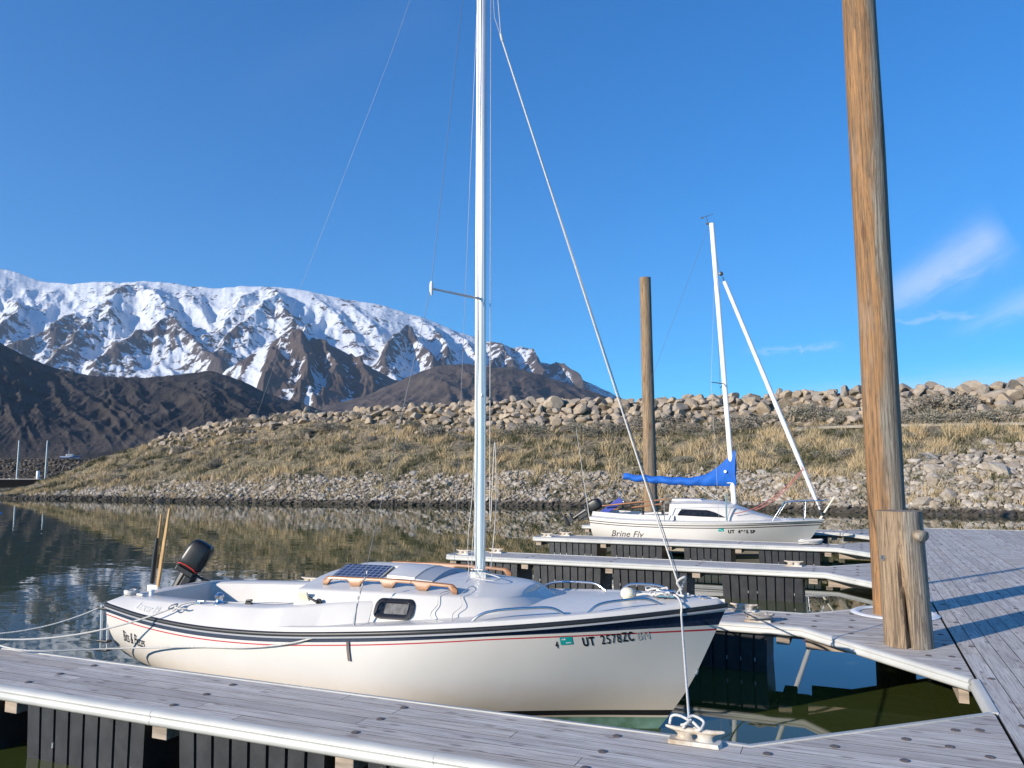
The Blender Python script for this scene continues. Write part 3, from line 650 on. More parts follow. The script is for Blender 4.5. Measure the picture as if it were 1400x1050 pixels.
def floatbox(name, parent, x0, x1, y0, y1, z0=-.35, z1=DZ-.13, pitch=.142):
    mb = MB(); n = max(3, round((x1-x0)/pitch)); p = (x1-x0)/n; poly = []
    def side(ya, sgn, rev):
        pts = []
        for k in range(n):
            a = x0+k*p; pts += [(a+.012, ya), (a+p-.012, ya)]
            if k < n-1: pts += [(a+p-.010, ya-sgn*.03), (a+p+.010, ya-sgn*.03)]
        return pts[::-1] if rev else pts
    poly = side(y0, -1, False)+side(y1, 1, True)
    mb.prism(poly, z0, z1, 0, shrink=.045)
    mb.box(x0-.02, x1+.02, y0-.015, y1+.015, z1, z1+.02)
    for k in range(n-1):
        if random.random() < .5: mb.box(x0+(k+1)*p-.006, x0+(k+1)*p+.006, y0-.004, y0+.012, .10, .135, 1)
    return mb.build(name, [M['float'], M['galv']], parent)
_bolt = None
def bolt(parent, x, y, z=DZ):
    global _bolt
    if _bolt is None:
        mb = MB(); mb.lathe([(.026, 0), (.027, .003), (.020, .007), (.008, .009)], 12); o = mb.build('bolt', M['bolt'], parent, smooth=50); _bolt = o.data
    else:
        o = bpy.data.objects.new('bolt', _bolt); sc.collection.objects.link(o); o.parent = parent
    o.location = (x+random.uniform(-.01, .01), y+random.uniform(-.01, .01), z); o.scale = (1, 1, 1)
def cleat_mb(L=.33, base=True, scale=1):
    mb = MB(); h = .062*scale
    mb.prism([(-.40*L, -.05), (.40*L, -.05), (.43*L, -.03), (.43*L, .03), (.40*L, .05), (-.40*L, .05), (-.43*L, .03), (-.43*L, -.03)], 0, .022, 0, shrink=-.05)
    for s in (-1, 1):
        rows = []
        for z, hw, hd in ((.018, .062, .036), (.032, .045, .026), (h-.018, .042, .022), (h, .062, .022)):
            cx = s*.17*L; rows.append([(cx+hw*math.cos(a), hd*math.sin(a), z) for a in [2*math.pi*j/10 for j in range(10)]])
        mb.grid(rows, 0, closed=True)
    pts = [(-.5*L, 0, h+.020), (-.47*L, 0, h+.019), (-.32*L, 0, h+.010), (-.15*L, 0, h+.006), (.15*L, 0, h+.006), (.32*L, 0, h+.010), (.47*L, 0, h+.019), (.5*L, 0, h+.020)]
    mb.tube(pts, [.005, .009, .014, .018, .018, .014, .009, .005], 10)
    return mb
def add_cleat(parent, x, y, L=.30, rz=0, z=DZ):
    o = cleat_mb(L).build('cleat', M['cleat'], parent, smooth=45); o.location = (x, y, z); o.rotation_euler = (0, 0, rz); return o
SEAM = {1: 1.3855, 2: 1.32, 3: 1.2479, 4: 1.1718, 5: 1.147}
def finger(no, L, floats, label, cleats, G=1.32, FL=(1.62, 1.42), w=.82, ring=None, boltx=None, tip=True):
    root = empty('finger_dock', (no[0], no[1], 0), U); tag(root, label, 'dock', 'finger docks along the walkway')
    hw = w/2; mb = MB(); npk = 6; pw = w/npk; pend = G-.006
    def planks_row(y0, y1, xs, xe0, xe1):
        # xs: start x at y0/y1 (tuple), splits
        cuts = []; x = max(xs)+random.uniform(1.2, 3.2)
        while x < xe0-.8: cuts.append(x); x += random.uniform(2.4, 3.4)
        ends = [None]+cuts+[None]
        for k in range(len(ends)-1):
            a0 = xs[0] if k == 0 else ends[k]+.002; a1 = xs[1] if k == 0 else ends[k]+.002
            b0 = xe0 if k == len(ends)-2 else ends[k+1]-.002; b1 = xe1 if k == len(ends)-2 else ends[k+1]-.002
            dz = 0
            plank(mb, [(a0, y0+GAP/2), (b0, y0+GAP/2), (b1, y1-GAP/2), (a1, y1-GAP/2)], DZ-.038+dz, DZ+dz)
    for k in range(npk):
        y0 = -hw+k*pw; y1 = y0+pw; e = .10 if k in (0, npk-1) else 0.015
        if k == 0: xs = (-L+.12, -L+.03)
        elif k == npk-1: xs = (-L+.03, -L+.12)
        else: xs = (-L, -L)
        planks_row(y0, y1, xs, pend, pend)
    for sgn in (-1, 1):
        fl = FL[0] if sgn < 0 else FL[1]; ng = int(round(fl/pw)); gw = fl/ng
        for k in range(ng):
            ya, yb = k*gw, (k+1)*gw; xa, xb = ya/fl*G, yb/fl*G
            if sgn > 0: planks_row(hw+ya, hw+yb, (xa, xb), pend, pend)
            else: planks_row(-hw-yb, -hw-ya, (xb, xa), pend, pend)
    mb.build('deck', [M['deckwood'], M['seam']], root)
    # bumper trim around the outline, in lengths with small joints
    ol = [(G-.02, -hw-FL[0]+.02), (0, -hw)]
    x = -1.6
    while x > -L+.6: ol.append((x, -hw)); x -= 2.1
    nt_ = len(ol)
    ol += [(-L+.14, -hw)]+[(-L+.14-.14*math.sin(a), -hw+.14-.14*math.cos(a)) for a in (.4, .8, 1.2)]+[(-L, -hw+.14), (-L, hw-.14)]
    ol += [(-L+.14-.14*math.cos(a), hw-.14+.14*math.sin(a)) for a in (.4, .8, 1.2)]+[(-L+.14, hw)]
    x = -L+2.4
    while x < -.6: ol.append((x, hw)); x += 2.1
    ol += [(0, hw), (G-.02, hw+FL[1]-.02)]
    mb = MB(); sweep(mb, ol, TRIM)
    mb.build('bumper', M['trim'], root, smooth=50)
    # joints: thin sleeves over the butt joints
    mb = MB()
    sl = [(o_+.0025, z) for o_, z in TRIM]
    for q in ol[2:nt_]:
        mb = MB(); sweep(mb, [(q[0]+.014, q[1]), (q[0]-.014, q[1])], sl); mb.build('bumper_joint', M['trim'], root, smooth=50)
    # timber frame
    mb = MB(); zt = DZ-.045
    for y in (-hw+.18, hw-.18): mb.box(-L+.14, .0, y-.03, y+.03, zt-.10, zt)
    for y in (-hw+.06, hw-.06): mb.box(.02, G-.12, y-.03, y+.03, zt-.17, zt)
    mb.box(G-.10, G-.03, -hw-FL[0]+.22, hw+FL[1]-.22, zt-.19, zt)
    mb.build('stringer', M['beam'], root)
    gaps = [(-L+.1)]+[(floats[k][1]+.10) for k in range(len(floats))]
    for x in gaps:
        mb = MB(); mb.box(x-.02, x+.11, -hw+.010, hw-.010, DZ-.185, DZ-.086); mb.build('joist', M['beam'], root, bevel=.006)
    for a, b in floats: floatbox('float', root, a, b, -hw+.035, hw-.035, z1=DZ-.085)
    # deck bolts
    bx = boltx or [floats[k][1]+.14 for k in range(len(floats))]+[floats[0][0]-.12]
    for x in bx:
        for y in (-.28, 0.0, .28): bolt(root, x, y)
    for x, y in [(.10, -.32), (.10, 0), (.10, .32), (.45, -.55), (.45, -.2), (.45, .2), (.45, .6), (.80, -.95), (.80, -.5), (.80, .5), (.82, .9), (1.05, -1.3), (1.05, -.8), (1.05, -.2), (1.05, .3), (1.05, .85), (1.10, 1.2), (1.24, -1.7), (1.24, -1.25), (1.24, -.75), (1.24, -.25), (1.24, .25), (1.24, .75), (1.24, 1.25)]:
        if ring and math.hypot(x-ring[0], y-ring[1]) < .45: continue
        bolt(root, x, y)
    for c in cleats: add_cleat(root, *c)
    if ring:
        mb = MB(); n = 40; R = ring[2]
        prof = [(R-.05, DZ+.006), (R-.02, DZ+.022), (R+.02, DZ+.022), (R+.05, DZ+.006)]
        rows = [[(ring[0]+r*math.cos(2*math.pi*k/n), ring[1]+r*math.sin(2*math.pi*k/n), z) for r, z in prof] for k in range(n+1)]
        mb.grid(rows, 0, flip=True); mb.build('pile_guide', M['ring'], root, smooth=60)
    return root
def F(nx, ny): return (nx+mx*.41, ny+my*.41)
fl34 = [(-6.34, -5.18), (-4.89, -3.62), (-3.43, -2.14), (-1.6, -.34)]
D1 = F(1.04, 4.0); D2 = F(2.92, 8.22); D3 = F(4.85, 12.54); D4 = F(6.63, 16.5); D5 = F(8.35, 20.45)
d1 = finger(D1, 7.4, [(-6.42, -5.25), (-4.97, -3.80), (-3.52, -2.35), (-2.07, -.9)], 'nearest finger dock, crossing the bottom of the photo alongside the big white sailboat', FL=(1.5, 1.27), G=SEAM[1], cleats=[(-.30, .335, .34, 0), (-6.55, .30, .30, 0)])
d2 = finger(D2, 6.9, fl34, 'finger dock just behind the bow of the big white sailboat, carrying the split timber stub', [(-.66, .30, .30, 0), (-.45, -.25, .30, .1), (-6.5, .2, .30, 0)], ring=(1.32-.44, .80, .40))
d3 = finger(D3, 6.62, fl34, G=SEAM[3], label= 'middle finger dock seen behind the sailboat cabin and mast, black floats under it', cleats=[(-.52, .27, .30, 0), (-6.35, -.22, .30, 0), (-5.9, .28, .30, 0)])
d4 = finger(D4, 6.68, [(-6.3, -5.1), (-4.8, -3.6), (-3.14, -2.11), (-1.57, -.33)], G=SEAM[4], label= 'finger dock directly in front of the small sailboat with the blue sail cover', cleats=[(-.6, .25, .30, 0), (-6.4, -.2, .30, 0), (-6.1, .25, .30, 0)])
d5 = finger(D5, 6.9, fl34, G=SEAM[5], label= 'farthest finger dock, half hidden behind the small sailboat with the blue sail cover', cleats=[(-.8, -.2, .30, 0)])
# main walkway: local x to the right, y away along the walkway
S0 = dworld(D2, 1.32, -2.03)
mw = empty('dock_walkway', (S0[0], S0[1], 0), U); tag(mw, 'wide weathered plank walkway running away along the right side', 'walkway')
Y0, Y1, WX = -8.6, 17.6, 3.36
mb = MB(); nx_ = 24; pw = (WX-.012)/nx_
for k in range(nx_):
    x0 = .012+k*pw; y = Y0; first = True
    warm = k in (11, 12)
    while y < Y1-.05:
        ln = random.choice([2.44, 3.05, 3.66, 3.66])*(random.uniform(.3, 1) if first else 1); first = False
        ye = min(y+ln, Y1)
        plank(mb, [(x0+GAP/2, y+.002), (x0+pw-GAP/2, y+.002), (x0+pw-GAP/2, ye-.002), (x0+GAP/2, ye-.002)], DZ-.038, DZ, 'y')
        y = ye
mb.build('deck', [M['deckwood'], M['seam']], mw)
wm = wood_deck('worn tan planks'); nd = [q for q in wm.node_tree.nodes if q.type == 'VALTORGB'][0]
for q in wm.node_tree.nodes:
    if q.type == 'VALTORGB' and abs(q.color_ramp.elements[0].color[0]-.36) < 1e-3:
        for e, c in zip(q.color_ramp.elements, [(.44, .38, .32), (.50, .43, .36), (.48, .42, .36), (.45, .39, .33)]): e.color = (*c, 1)
mb = MB(); y = 2.6
while y < 16.5:
    plank(mb, [(1.55, y), (1.86, y), (1.86, y+.86), (1.55, y+.86)], DZ+.0025, DZ+.0045, 'x'); y += .875
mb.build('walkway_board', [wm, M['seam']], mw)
mb = MB()
for x in (.10, .9, 1.7, 2.5, 3.2): mb.box(x-.05, x+.05, Y0+.05, Y1-.05, DZ-.235, DZ-.045)
mb.box(.10, 3.2, Y1-.15, Y1-.06, DZ-.24, DZ-.05)
mb.build('stringer', M['beam'], mw)
# junction intervals along the seam
off = {}
jn = []
for D in (D1, D2, D3, D4, D5):
    v = (D[0]-S0[0], D[1]-S0[1]); yy = v[0]*mx+v[1]*my; jn.append((yy-(2.03 if D is not D1 else 1.91), yy+(1.83 if D is not D1 else 1.68)))
for a, b in zip(jn[:-1], jn[1:]):
    if b[0]-a[1] > .1:
        mb = MB(); sweep(mb, [(.008, b[0]), (.008, a[1])][::-1], TRIM); mb.build('bumper', M['trim'], mw, smooth=50)
mb = MB(); sweep(mb, [(.02, Y1), (WX, Y1)], TRIM); sweep(mb, [(WX, Y1), (WX, Y0)], TRIM); mb.build('bumper', M['trim'], mw, smooth=50)
for y in np.arange(Y0+.3, Y1-1.3, 2.15): 
    floatbox('float', mw, .45, 1.55, float(y), float(y)+1.2, pitch=.16); floatbox('float', mw, 1.9, 3.0, float(y), float(y)+1.2, pitch=.16)
nb_ = 0
for y in np.arange(-4.8, 17.2, 1.22):
    for x in (.12, .85, 1.25, 2.2, 2.9):
        if nb_ < 100: bolt(mw, x, float(y)); nb_ += 1

# ================= piles
def pile(name, base, top, r0, r1, m, label, cat, crack=None, group=None, z0=-1.2, seed=1, bulge=.02):
    B, T = Vector(base), Vector(top); ax = (T-B); H_ = ax.length; mb = MB(); n = 56; nz = max(30, int(H_*14)); rows = []
    for k in range(nz+1):
        t = k/nz; z = z0+(H_-z0)*t if z0 else H_*t
        rows.append([]); c = B+ax*(z/H_)
        for j in range(n):
            a = 2*math.pi*j/n; f = min(max(z/H_, 0), 1); r = r0+(r1-r0)*f
            r *= 1+bulge*float(perlin(math.cos(a)*1.3+seed, z*.55+math.sin(a)*1.3))+.012*float(perlin(a*6+seed, z*.8))+.035*float(perlin(seed+3, z*.42))
            if crack:
                a0 = crack[0]+.035*math.sin(z*6+1)-.10*z; dd = (a-a0+math.pi) % (2*math.pi)-math.pi
                depth = crack[1]*max(0, 1-(z/(H_*crack[2]))**2); r -= r*depth*math.exp(-(dd/.085)**2)+r*.09*max(0, 1-z/(H_*crack[2]))*math.exp(-(dd/.35)**2)
            rows[-1].append((c.x-B.x+r*math.cos(a), c.y-B.y+r*math.sin(a), z))
    mb.grid(rows, 0, closed=True)
    i = len(mb.v); mb.v.append((T.x-B.x, T.y-B.y, H_-.004)); e = i-n
    for j in range(n): mb.face((e+j, e+(j+1) % n, i))
    o = mb.build(name, m, None, smooth=55); o.location = B; tag(o, label, cat, group)
    return o
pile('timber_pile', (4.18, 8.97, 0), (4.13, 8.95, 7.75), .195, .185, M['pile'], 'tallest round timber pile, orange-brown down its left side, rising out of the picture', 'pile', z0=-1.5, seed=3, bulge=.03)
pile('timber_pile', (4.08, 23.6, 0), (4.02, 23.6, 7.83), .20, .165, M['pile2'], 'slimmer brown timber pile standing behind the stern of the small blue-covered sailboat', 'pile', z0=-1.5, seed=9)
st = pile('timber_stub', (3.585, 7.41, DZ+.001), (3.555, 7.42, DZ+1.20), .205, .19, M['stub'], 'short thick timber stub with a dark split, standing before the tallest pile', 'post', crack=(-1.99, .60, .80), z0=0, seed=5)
mb = MB(); mb.lathe([(.055, -.03), (.062, .02), (.060, .045), (.045, .058), (.012, .060)], 18, axis='x'); k_ = mb.build('knot', M['stub'], st, smooth=50); k_.location = (.062, -.165, .99); k_.rotation_euler = (0, .25, -.95); k_.scale = (1, 1.35, .85)
mb = MB(); mb.tube([(-.0, 0, 0), (.05, 0, .0)], .016, 8); mb.lathe([(.03, 0), (.03, .012)], 6, axis='x'); k_ = mb.build('bolt', M['galv'], st, smooth=40); k_.location = (-.22, -.04, .78); k_.rotation_euler = (0, 0, .2)
# ================= sailboats
def interp(x, tab):
    xs = [q[0] for q in tab]; return float(np.interp(x, xs, [q[1] for q in tab]))
def smooth_tab(tab, n=60):
    xs = np.array([q[0] for q in tab], float); ys = np.array([q[1] for q in tab], float)
    m = np.gradient(ys, xs); X = np.linspace(xs[0], xs[-1], n); out = []
    for x in X:
        i = min(max(np.searchsorted(xs, x)-1, 0), len(xs)-2); h = xs[i+1]-xs[i]; t = (x-xs[i])/h
        out.append((float(x), float((2*t**3-3*t*t+1)*ys[i]+(t**3-2*t*t+t)*h*m[i]+(-2*t**3+3*t*t)*ys[i+1]+(t**3-t*t)*h*m[i+1])))
    return out
class Hull:
    def __init__(s, x0, x1, b, z, k, stem, fore=.9, p=4.0): s.x0, s.x1 = x0, x1; s.b = smooth_tab(b); s.z = smooth_tab(z); s.k = smooth_tab(k); s.stem = stem; s.p = p
    def xa(s, z): return s.x0+.10*max(0, (interp(s.x0, s.z)-z))     # transom line
    def xst(s, z): return interp(z, s.stem)
    def half(s, xd, z):
        b = max(interp(xd, s.b), 0); zs = interp(xd, s.z); k = interp(xd, s.k)
        q = min(max((z-k)/(zs-k), 0), 1); u = (xd-s.x0)/(s.x1-s.x0)
        mid = (1-(1-q)**s.p)**.5; bow = q**.62*.9+.1*q; aft = (1-(1-q)**2.6)**.55
        w = min(max((u-.52)/.45, 0), 1); w = w*w*(3-2*w); va = min(max((.28-u)/.28, 0), 1)
        y = mid*(1-w)*(1-va)+bow*w+aft*va*(1-w)
        return b*y
    def pt(s, u, z):
        xd = s.x0+u*(s.x1-s.x0); zz = max(z, interp(xd, s.k)); a, b = s.xa(zz), s.xst(zz); return (a+u*(b-a), s.half(xd, z), zz)
    def at(s, x, z):
        a, b = s.xa(z), s.xst(z); u = min(max((x-a)/(b-a), 0), 1); return s.half(s.x0+u*(s.x1-s.x0), z)
    def sheer(s, x): return interp(x, s.z)
def hull_mesh(H, rowsfun, parent, mats, mfun, nu=90):
    mb = MB(); us = [i/nu for i in range(nu+1)]; us = [1-(1-u)**1.25 for u in us]
    for sgn in (-1, 1):
        rows = []
        for u in us:
            xd = H.x0+u*(H.x1-H.x0); zs = interp(xd, H.z); row = []
            for z in rowsfun(u, xd, zs): x, y, zz = H.pt(u, z); row.append((x, sgn*y, zz))
            rows.append(row)
        mb.grid(rows, 0, flip=(sgn > 0), mfun=mfun)
    # transom
    rows = []
    for z in rowsfun(0, H.x0, interp(H.x0, H.z)):
        x, y, zz = H.pt(0, z); rows.append([(x-.03*(1-t*t), t*y, zz) for t in np.linspace(-1, 1, 13)])
    mb.grid(rows, 0, mfun=lambda k, j: mfun(j, k))
    return mb.build('hull', mats, parent, smooth=40, merge=True)
def text_mesh(txt, mapf, m, parent, name, size=.1, sx=1, shear=0, bold=0, spacing=1, ext=0):
    cu = bpy.data.curves.new('t', 'FONT'); cu.body = txt; cu.size = size; cu.shear = shear; cu.offset = bold; cu.space_character = spacing
    o = bpy.data.objects.new('t', cu); sc.collection.objects.link(o); dg = bpy.context.evaluated_depsgraph_get()
    me = o.evaluated_get(dg).to_mesh()
    mb = MB()
    for v in me.vertices: mb.v.append(mapf(v.co.x*sx, v.co.y))
    for p in me.polygons: mb.face(list(p.vertices))
    o.evaluated_get(dg).to_mesh_clear(); bpy.data.objects.remove(o)
    return mb.build(name, m, parent)

# ---------- boat 1
TH = math.atan2(-.3365, .9416)
B1 = empty('sailboat', (-3.65, 8.35, 0), TH); tag(B1, 'large white sailboat with navy and red stripes moored along the nearest finger dock', 'sailboat', 'sailboats in the slips')
H1 = Hull(.10, 5.68,
  [(.10, .72), (.6, .82), (1.1, .90), (2.0, 1.0), (2.9, 1.03), (3.6, .99), (4.2, .85), (4.7, .66), (5.1, .44), (5.4, .23), (5.6, .07), (5.68, .0)],
  [(.10, .80), (.6, .745), (1.1, .715), (2.0, .718), (2.9, .775), (3.6, .832), (4.2, .878), (4.7, .918), (5.2, .957), (5.68, .99)],
  [(.10, .15), (.8, .0), (1.5, -.12), (2.6, -.24), (5.68, -.28)],
  [(-.4, 4.7), (-.15, 5.0), (.0, 5.12), (.15, 5.235), (.30, 5.34), (.449, 5.425), (.7, 5.545), (.99, 5.68)])
def rows1(u, xd, zs):
    zb = .155+(1-u)*.13; L = [zs, zs-.010, zs-.022]; e = max(0, (u-.70)/.30)**1.5
    rd_ = zs-(.082+.10*e); n0 = zs-.026-.020*e; L += [n0, rd_+.019+.012*e, rd_, rd_-.010-.004*e]
    top = L[-1]
    for k in range(1, 12): L.append(top+(zb-top)*k/11)
    L += [zb-.045, zb-.062, .06, 0, -.08, -.25]
    return L
names1 = [M['hull'], M['navy'], M['red'], M['black'], M['antifoul'], M['graytrim']]
def mf1(k, j):
    return {3: 1, 5: 2, 17: 3, 19: 4, 20: 4, 21: 4, 22: 4}.get(j, 0)
hull1 = hull_mesh(H1, rows1, B1, names1, mf1)
def sheerpath(H, dx0, dx1, n, inset=0, dz=0, sgn=-1):
    out = []
    for i in range(n+1):
        x = dx0+(dx1-dx0)*i/n; out.append((x, sgn*max(interp(x, H.b)-inset, 0), interp(x, H.z)+dz))
    return out
def ribbon(mb, H, prof, xs, sgn, m=0):
    """profile (out,dz) swept along the sheer"""
    rows = []
    for x in xs: rows.append([(x, sgn*max(interp(x, H.b)+o, 0.0), interp(x, H.z)+dz) for o, dz in prof])
    mb.grid(rows, m, closed=True, flip=(sgn < 0))
xs1 = [.10+5.58*(1-(1-i/80)**1.4) for i in range(81)]
mb = MB()
for s in (-1, 1): ribbon(mb, H1, [(-.01, .022), (.016, .020), (.024, .006), (.020, -.010), (-.01, -.014)], xs1, s)
mb.build('rub_rail', M['black'], B1, smooth=60)
mb = MB()
for s in (-1, 1): ribbon(mb, H1, [(.0, -.014), (.017, -.013), (.017, -.027), (.0, -.030)], xs1, s)
mb.build('rail_insert', M['graytrim'], B1, smooth=60)
# deck with toe-rail roll, forward of the cockpit and around it
CA = 2.20
wb_ = smooth_tab([(2.0, .86), (2.6, .86), (3.0, .845), (3.4, .81), (3.7, .76), (3.92, .69), (4.08, .60), (4.19, .47), (4.26, .30), (4.29, .14), (4.30, 0)])
wt_ = smooth_tab([(2.0, .72), (2.6, .72), (3.0, .715), (3.4, .69), (3.65, .645), (3.82, .585), (3.96, .49), (4.05, .35), (4.095, .19), (4.107, .08), (4.11, 0)])
def cab_zt(x): return float(np.interp(x, [2.2, 3.0, 3.6, 4.0, 4.35], [1.045, 1.052, 1.042, 1.022, 1.005]))
def cab_zb(x): return interp(x, H1.z)+.045
def cab_y(x, z):
    zb, zt = cab_zb(x), cab_zt(x); t = min(max((z-zb)/(zt-zb), 0), 1); wb, wt = interp(x, wb_), interp(x, wt_); return wb+(wt-wb)*t**1.15
CX0, CX1 = .36, 2.20
def ledge_in(x): return max(min(interp(x, H1.b)-.34, .60), .2)
mb = MB()
rows = []
for x in [CX1+(5.66-CX1)*i/60 for i in range(61)]:
    b = interp(x, H1.b); z = interp(x, H1.z); e = max(b-.05, 0); row = []
    for y, dz in [(b, .020), (b-.018, .052), (b-.05, .060), (b-.085, .048)]: row.append((x, -max(y, 0), z+dz*(1 if b > .05 else b/.05)))
    for t in np.linspace(1, 0, 7)[1:]: row.append((x, -max(b-.085, 0)*t, z+.048+.05*(1-t*t)*min(b, 1)))
    row += [(p[0], -p[1], p[2]) for p in row[:-1][::-1]]; rows.append(row)
mb.grid(rows, 0)
# raised topsides round the cockpit: outer slope, ledge, inner wall, seat, sole
def ck(x):
    b = interp(x, H1.b); z = interp(x, H1.z); f = min((x-.1)/.5, 1)
    zl = float(np.interp(x, [.1, .45, 1.3, 2.0, 2.42, 2.9], [.862, .868, .878, .905, .945, .99]))
    yi = ledge_in(x)
    return [(b, z+.020), (b-.015, z+.034), (b-.10, zl-.012), (b-.125, zl), (yi+.03, zl+.004), (yi, zl-.012), (yi-.03, .66), (.30, .65), (.29, .40), (0, .39)]
xs = [.16, .24, .34]+[.36+(CX1-.36)*i/40 for i in range(41)]
rows = []
for x in xs:
    r = ck(x)
    if x < .35: zt = r[4][1]; r = r[:5]+[(y, zt) for y in (.45, .42, .30, .29, 0)]
    row = [(x, -y, z) for y, z in r]; row += [(x, y, z) for y, z in r[:-1][::-1]]; rows.append(row)
r0 = rows[0]; zt = .15; b0 = interp(.10, H1.b)
rows.insert(0, [(.10, p[1]*(b0/abs(rows[0][0][1])) if abs(p[1]) > .5 else p[1], min(p[2], .84)) for p in rows[0]])
rows.insert(0, [(.10, p[1], min(p[2], .79)) for p in rows[0]])
mb.grid(rows, 0)
deck1 = mb.build('deck', M['gel'], B1, smooth=38, merge=True)
rows = []
BLX = 2.95
for i in range(16):
    x = CX1+(BLX-CX1)*i/15; f = i/15; r = ck(x)[:5]; b = interp(x, H1.b); z = interp(x, H1.z)
    zl = r[3][1]; tgt = [(b-.01, z+.03), (cab_y(x, z+.05)-.006, z+.052), (cab_y(x, zl-.03)-.006, zl-.03), (cab_y(x, zl)-.008, zl), (cab_y(x, zl)-.02, zl+.004)]
    rows.append([(x, -(p[0]+(q[0]-p[0])*f), p[1]+(q[1]-p[1])*f) for p, q in zip(r, tgt)])
mb = MB(); mb.grid(rows, 0); mb.build('coaming', M['gel'], B1, smooth=50)
mb = MB(); mb.grid([[(p[0], -p[1], p[2]) for p in r] for r in rows], 0, flip=True); mb.build('coaming', M['gel'], B1, smooth=50)
# cabin trunk
mb = MB()
def arcpts(tab, x0, xe, n):
    P = [(x0+(xe-x0)*i/400, max(interp(x0+(xe-x0)*i/400, tab), 0)) for i in range(401)]; P[-1] = (xe, 0.0)
    L = [0]
    for a_, b_ in zip(P[:-1], P[1:]): L.append(L[-1]+math.hypot(b_[0]-a_[0], b_[1]-a_[1]))
    out = []
    for i in range(n+1):
        f = L[-1]*i/n; k = min(max(int(np.searchsorted(L, f))-1, 0), 399); t = (f-L[k])/max(L[k+1]-L[k], 1e-9); out.append((P[k][0]+(P[k+1][0]-P[k][0])*t, P[k][1]+(P[k+1][1]-P[k][1])*t))
    return out
nb2 = 64; PB = arcpts(wb_, CA, 4.30, nb2); PT = arcpts(wt_, CA, 4.11, nb2)
def ringpts(f):   # f 0 base .. 1 top edge
    out = []
    for (xb, yb), (xt, yt) in zip(PB, PT):
        zb = cab_zb(xb)-.03; zt = cab_zt(xt); g = f**1.12; out.append((xb+(xt-xb)*g, yb+(yt-yb)*g, zb+(zt-zb)*f))
    return out
rings = [ringpts(f) for f in (0, .2, .4, .6, .8, .95, .985)]
def crown(x): return .080*float(np.interp(x, [2.2, 3.4, 4.0, 4.21], [1.05, 1.0, .75, .55]))
for sft, dz in ((.993, .006), (.98, .011), (.92, .016)): rings.append([(xt-(.012 if yt < .5 else 0)*(1-sft)*20*(1-yt/.62), yt*sft, cab_zt(xt)+dz-.004) for xt, yt in PT])
last = rings[-1]
for t in (.8, .6, .4, .2, 0.0): rings.append([(x, y*t, z+crown(x)*(1-t*t)) for x, y, z in last])
for sg in (-1, 1): mb.grid([[(x, sg*y, z) for x, y, z in r] for r in rings], 0, flip=(sg < 0))
aft = [(r[0][0], -r[0][1], r[0][2]) for r in rings]+[(r[0][0], r[0][1], r[0][2]) for r in rings[:-1][::-1]]
i = len(mb.v); mb.v += aft; mb.face(list(range(i, i+len(aft))))
cab1 = mb.build('cabin', M['gel'], B1, smooth=50, merge=True)
def cabtop(x, y):
    wt = interp(x, wt_)*.92; t = min(abs(y)/wt, 1); return cab_zt(x)+.016+crown(x)*(1-t*t)
# cabin window (rounded frame following the cabin side)
def rrect(cx, cz, w, h, r, n=6):
    P = []
    for qx, qz, a0 in ((1, 1, 0), (-1, 1, 90), (-1, -1, 180), (1, -1, 270)):
        for k in range(n+1):
            a = math.radians(a0+90*k/n); P.append((cx+qx*(w/2-r)+r*math.cos(a), cz+qz*(h/2-r)+r*math.sin(a)))
    return P
for s in (-1, 1):
    cx, cz = 3.15, .945; mb = MB(); rings = []
    for (w, h, r, o) in ((.345, .148, .055, .001), (.338, .142, .053, .014), (.285, .098, .042, .016), (.275, .088, .04, .003)):
        rings.append([(x, s*(cab_y(x, z)+o), z) for x, z in rrect(cx, cz, w, h, r)])
    mb.grid(rings, 0, closed=True, flip=(s > 0)); fr = mb.build('window_frame', M['black'], cab1, smooth=50)
    mb = MB(); ring = [(x, s*(cab_y(x, z)+.004), z) for x, z in rrect(cx, cz, .277, .090, .04)]; mb.v = ring; mb.face(list(range(len(ring))))
    mb.build('pane', M['glass'], fr)
    mb = MB(); ring = [(x, s*(cab_y(x, z)+.006), z) for x, z in rrect(cx+.02, cz, .20, .074, .012)]; mb.v = ring; mb.face(list(range(len(ring)))); mb.build('curtain', M['curtain'], fr)
# sliding hatch
mb = MB(); rows = []
def hatchrow(x, w, h, lip):
    P = []
    wn = w if x > 2.85 else .13
    for y in np.linspace(-wn, w, 13): P.append((x, float(y), cabtop(x, 0)+h-.055*(float(y)/w)**2))
    return [(x, -wn-.004, cabtop(x, wn)-.004)]+P+[(x, w+.004, cabtop(x, w)-.004)]
for x, h in ((2.40, .0), (2.41, .048), (2.5, .056), (2.845, .054), (2.855, .054), (3.0, .050), (3.12, .044), (3.13, .0)): rows.append(hatchrow(x, .36, h, 0))
mb.grid(rows, 0); hat = mb.build('sliding_hatch', M['gel'], cab1, smooth=35)
mb = MB()
rows = [hatchrow(x, .385, h, 0) for x, h in ((3.135, .0), (3.14, .038), (3.30, .030), (3.33, .0))]; mb.grid(rows, 0)
mb.build('hatch_hood', M['graytrim'], cab1, smooth=35)
# solar panel leaning on the hatch
mb = MB(); mb.box(-.235, .235, -.155, .155, -.012, .006); sp_ = mb.build('solar_panel', M['alu'], B1, bevel=.003)
sp_.location = (2.56, -.29, 1.150); sp_.rotation_euler = (math.radians(17), 0, 0)
mb = MB(); mb.box(-.225, .225, -.145, .145, .007, .010); mb.build('cells', M['solar'], sp_)
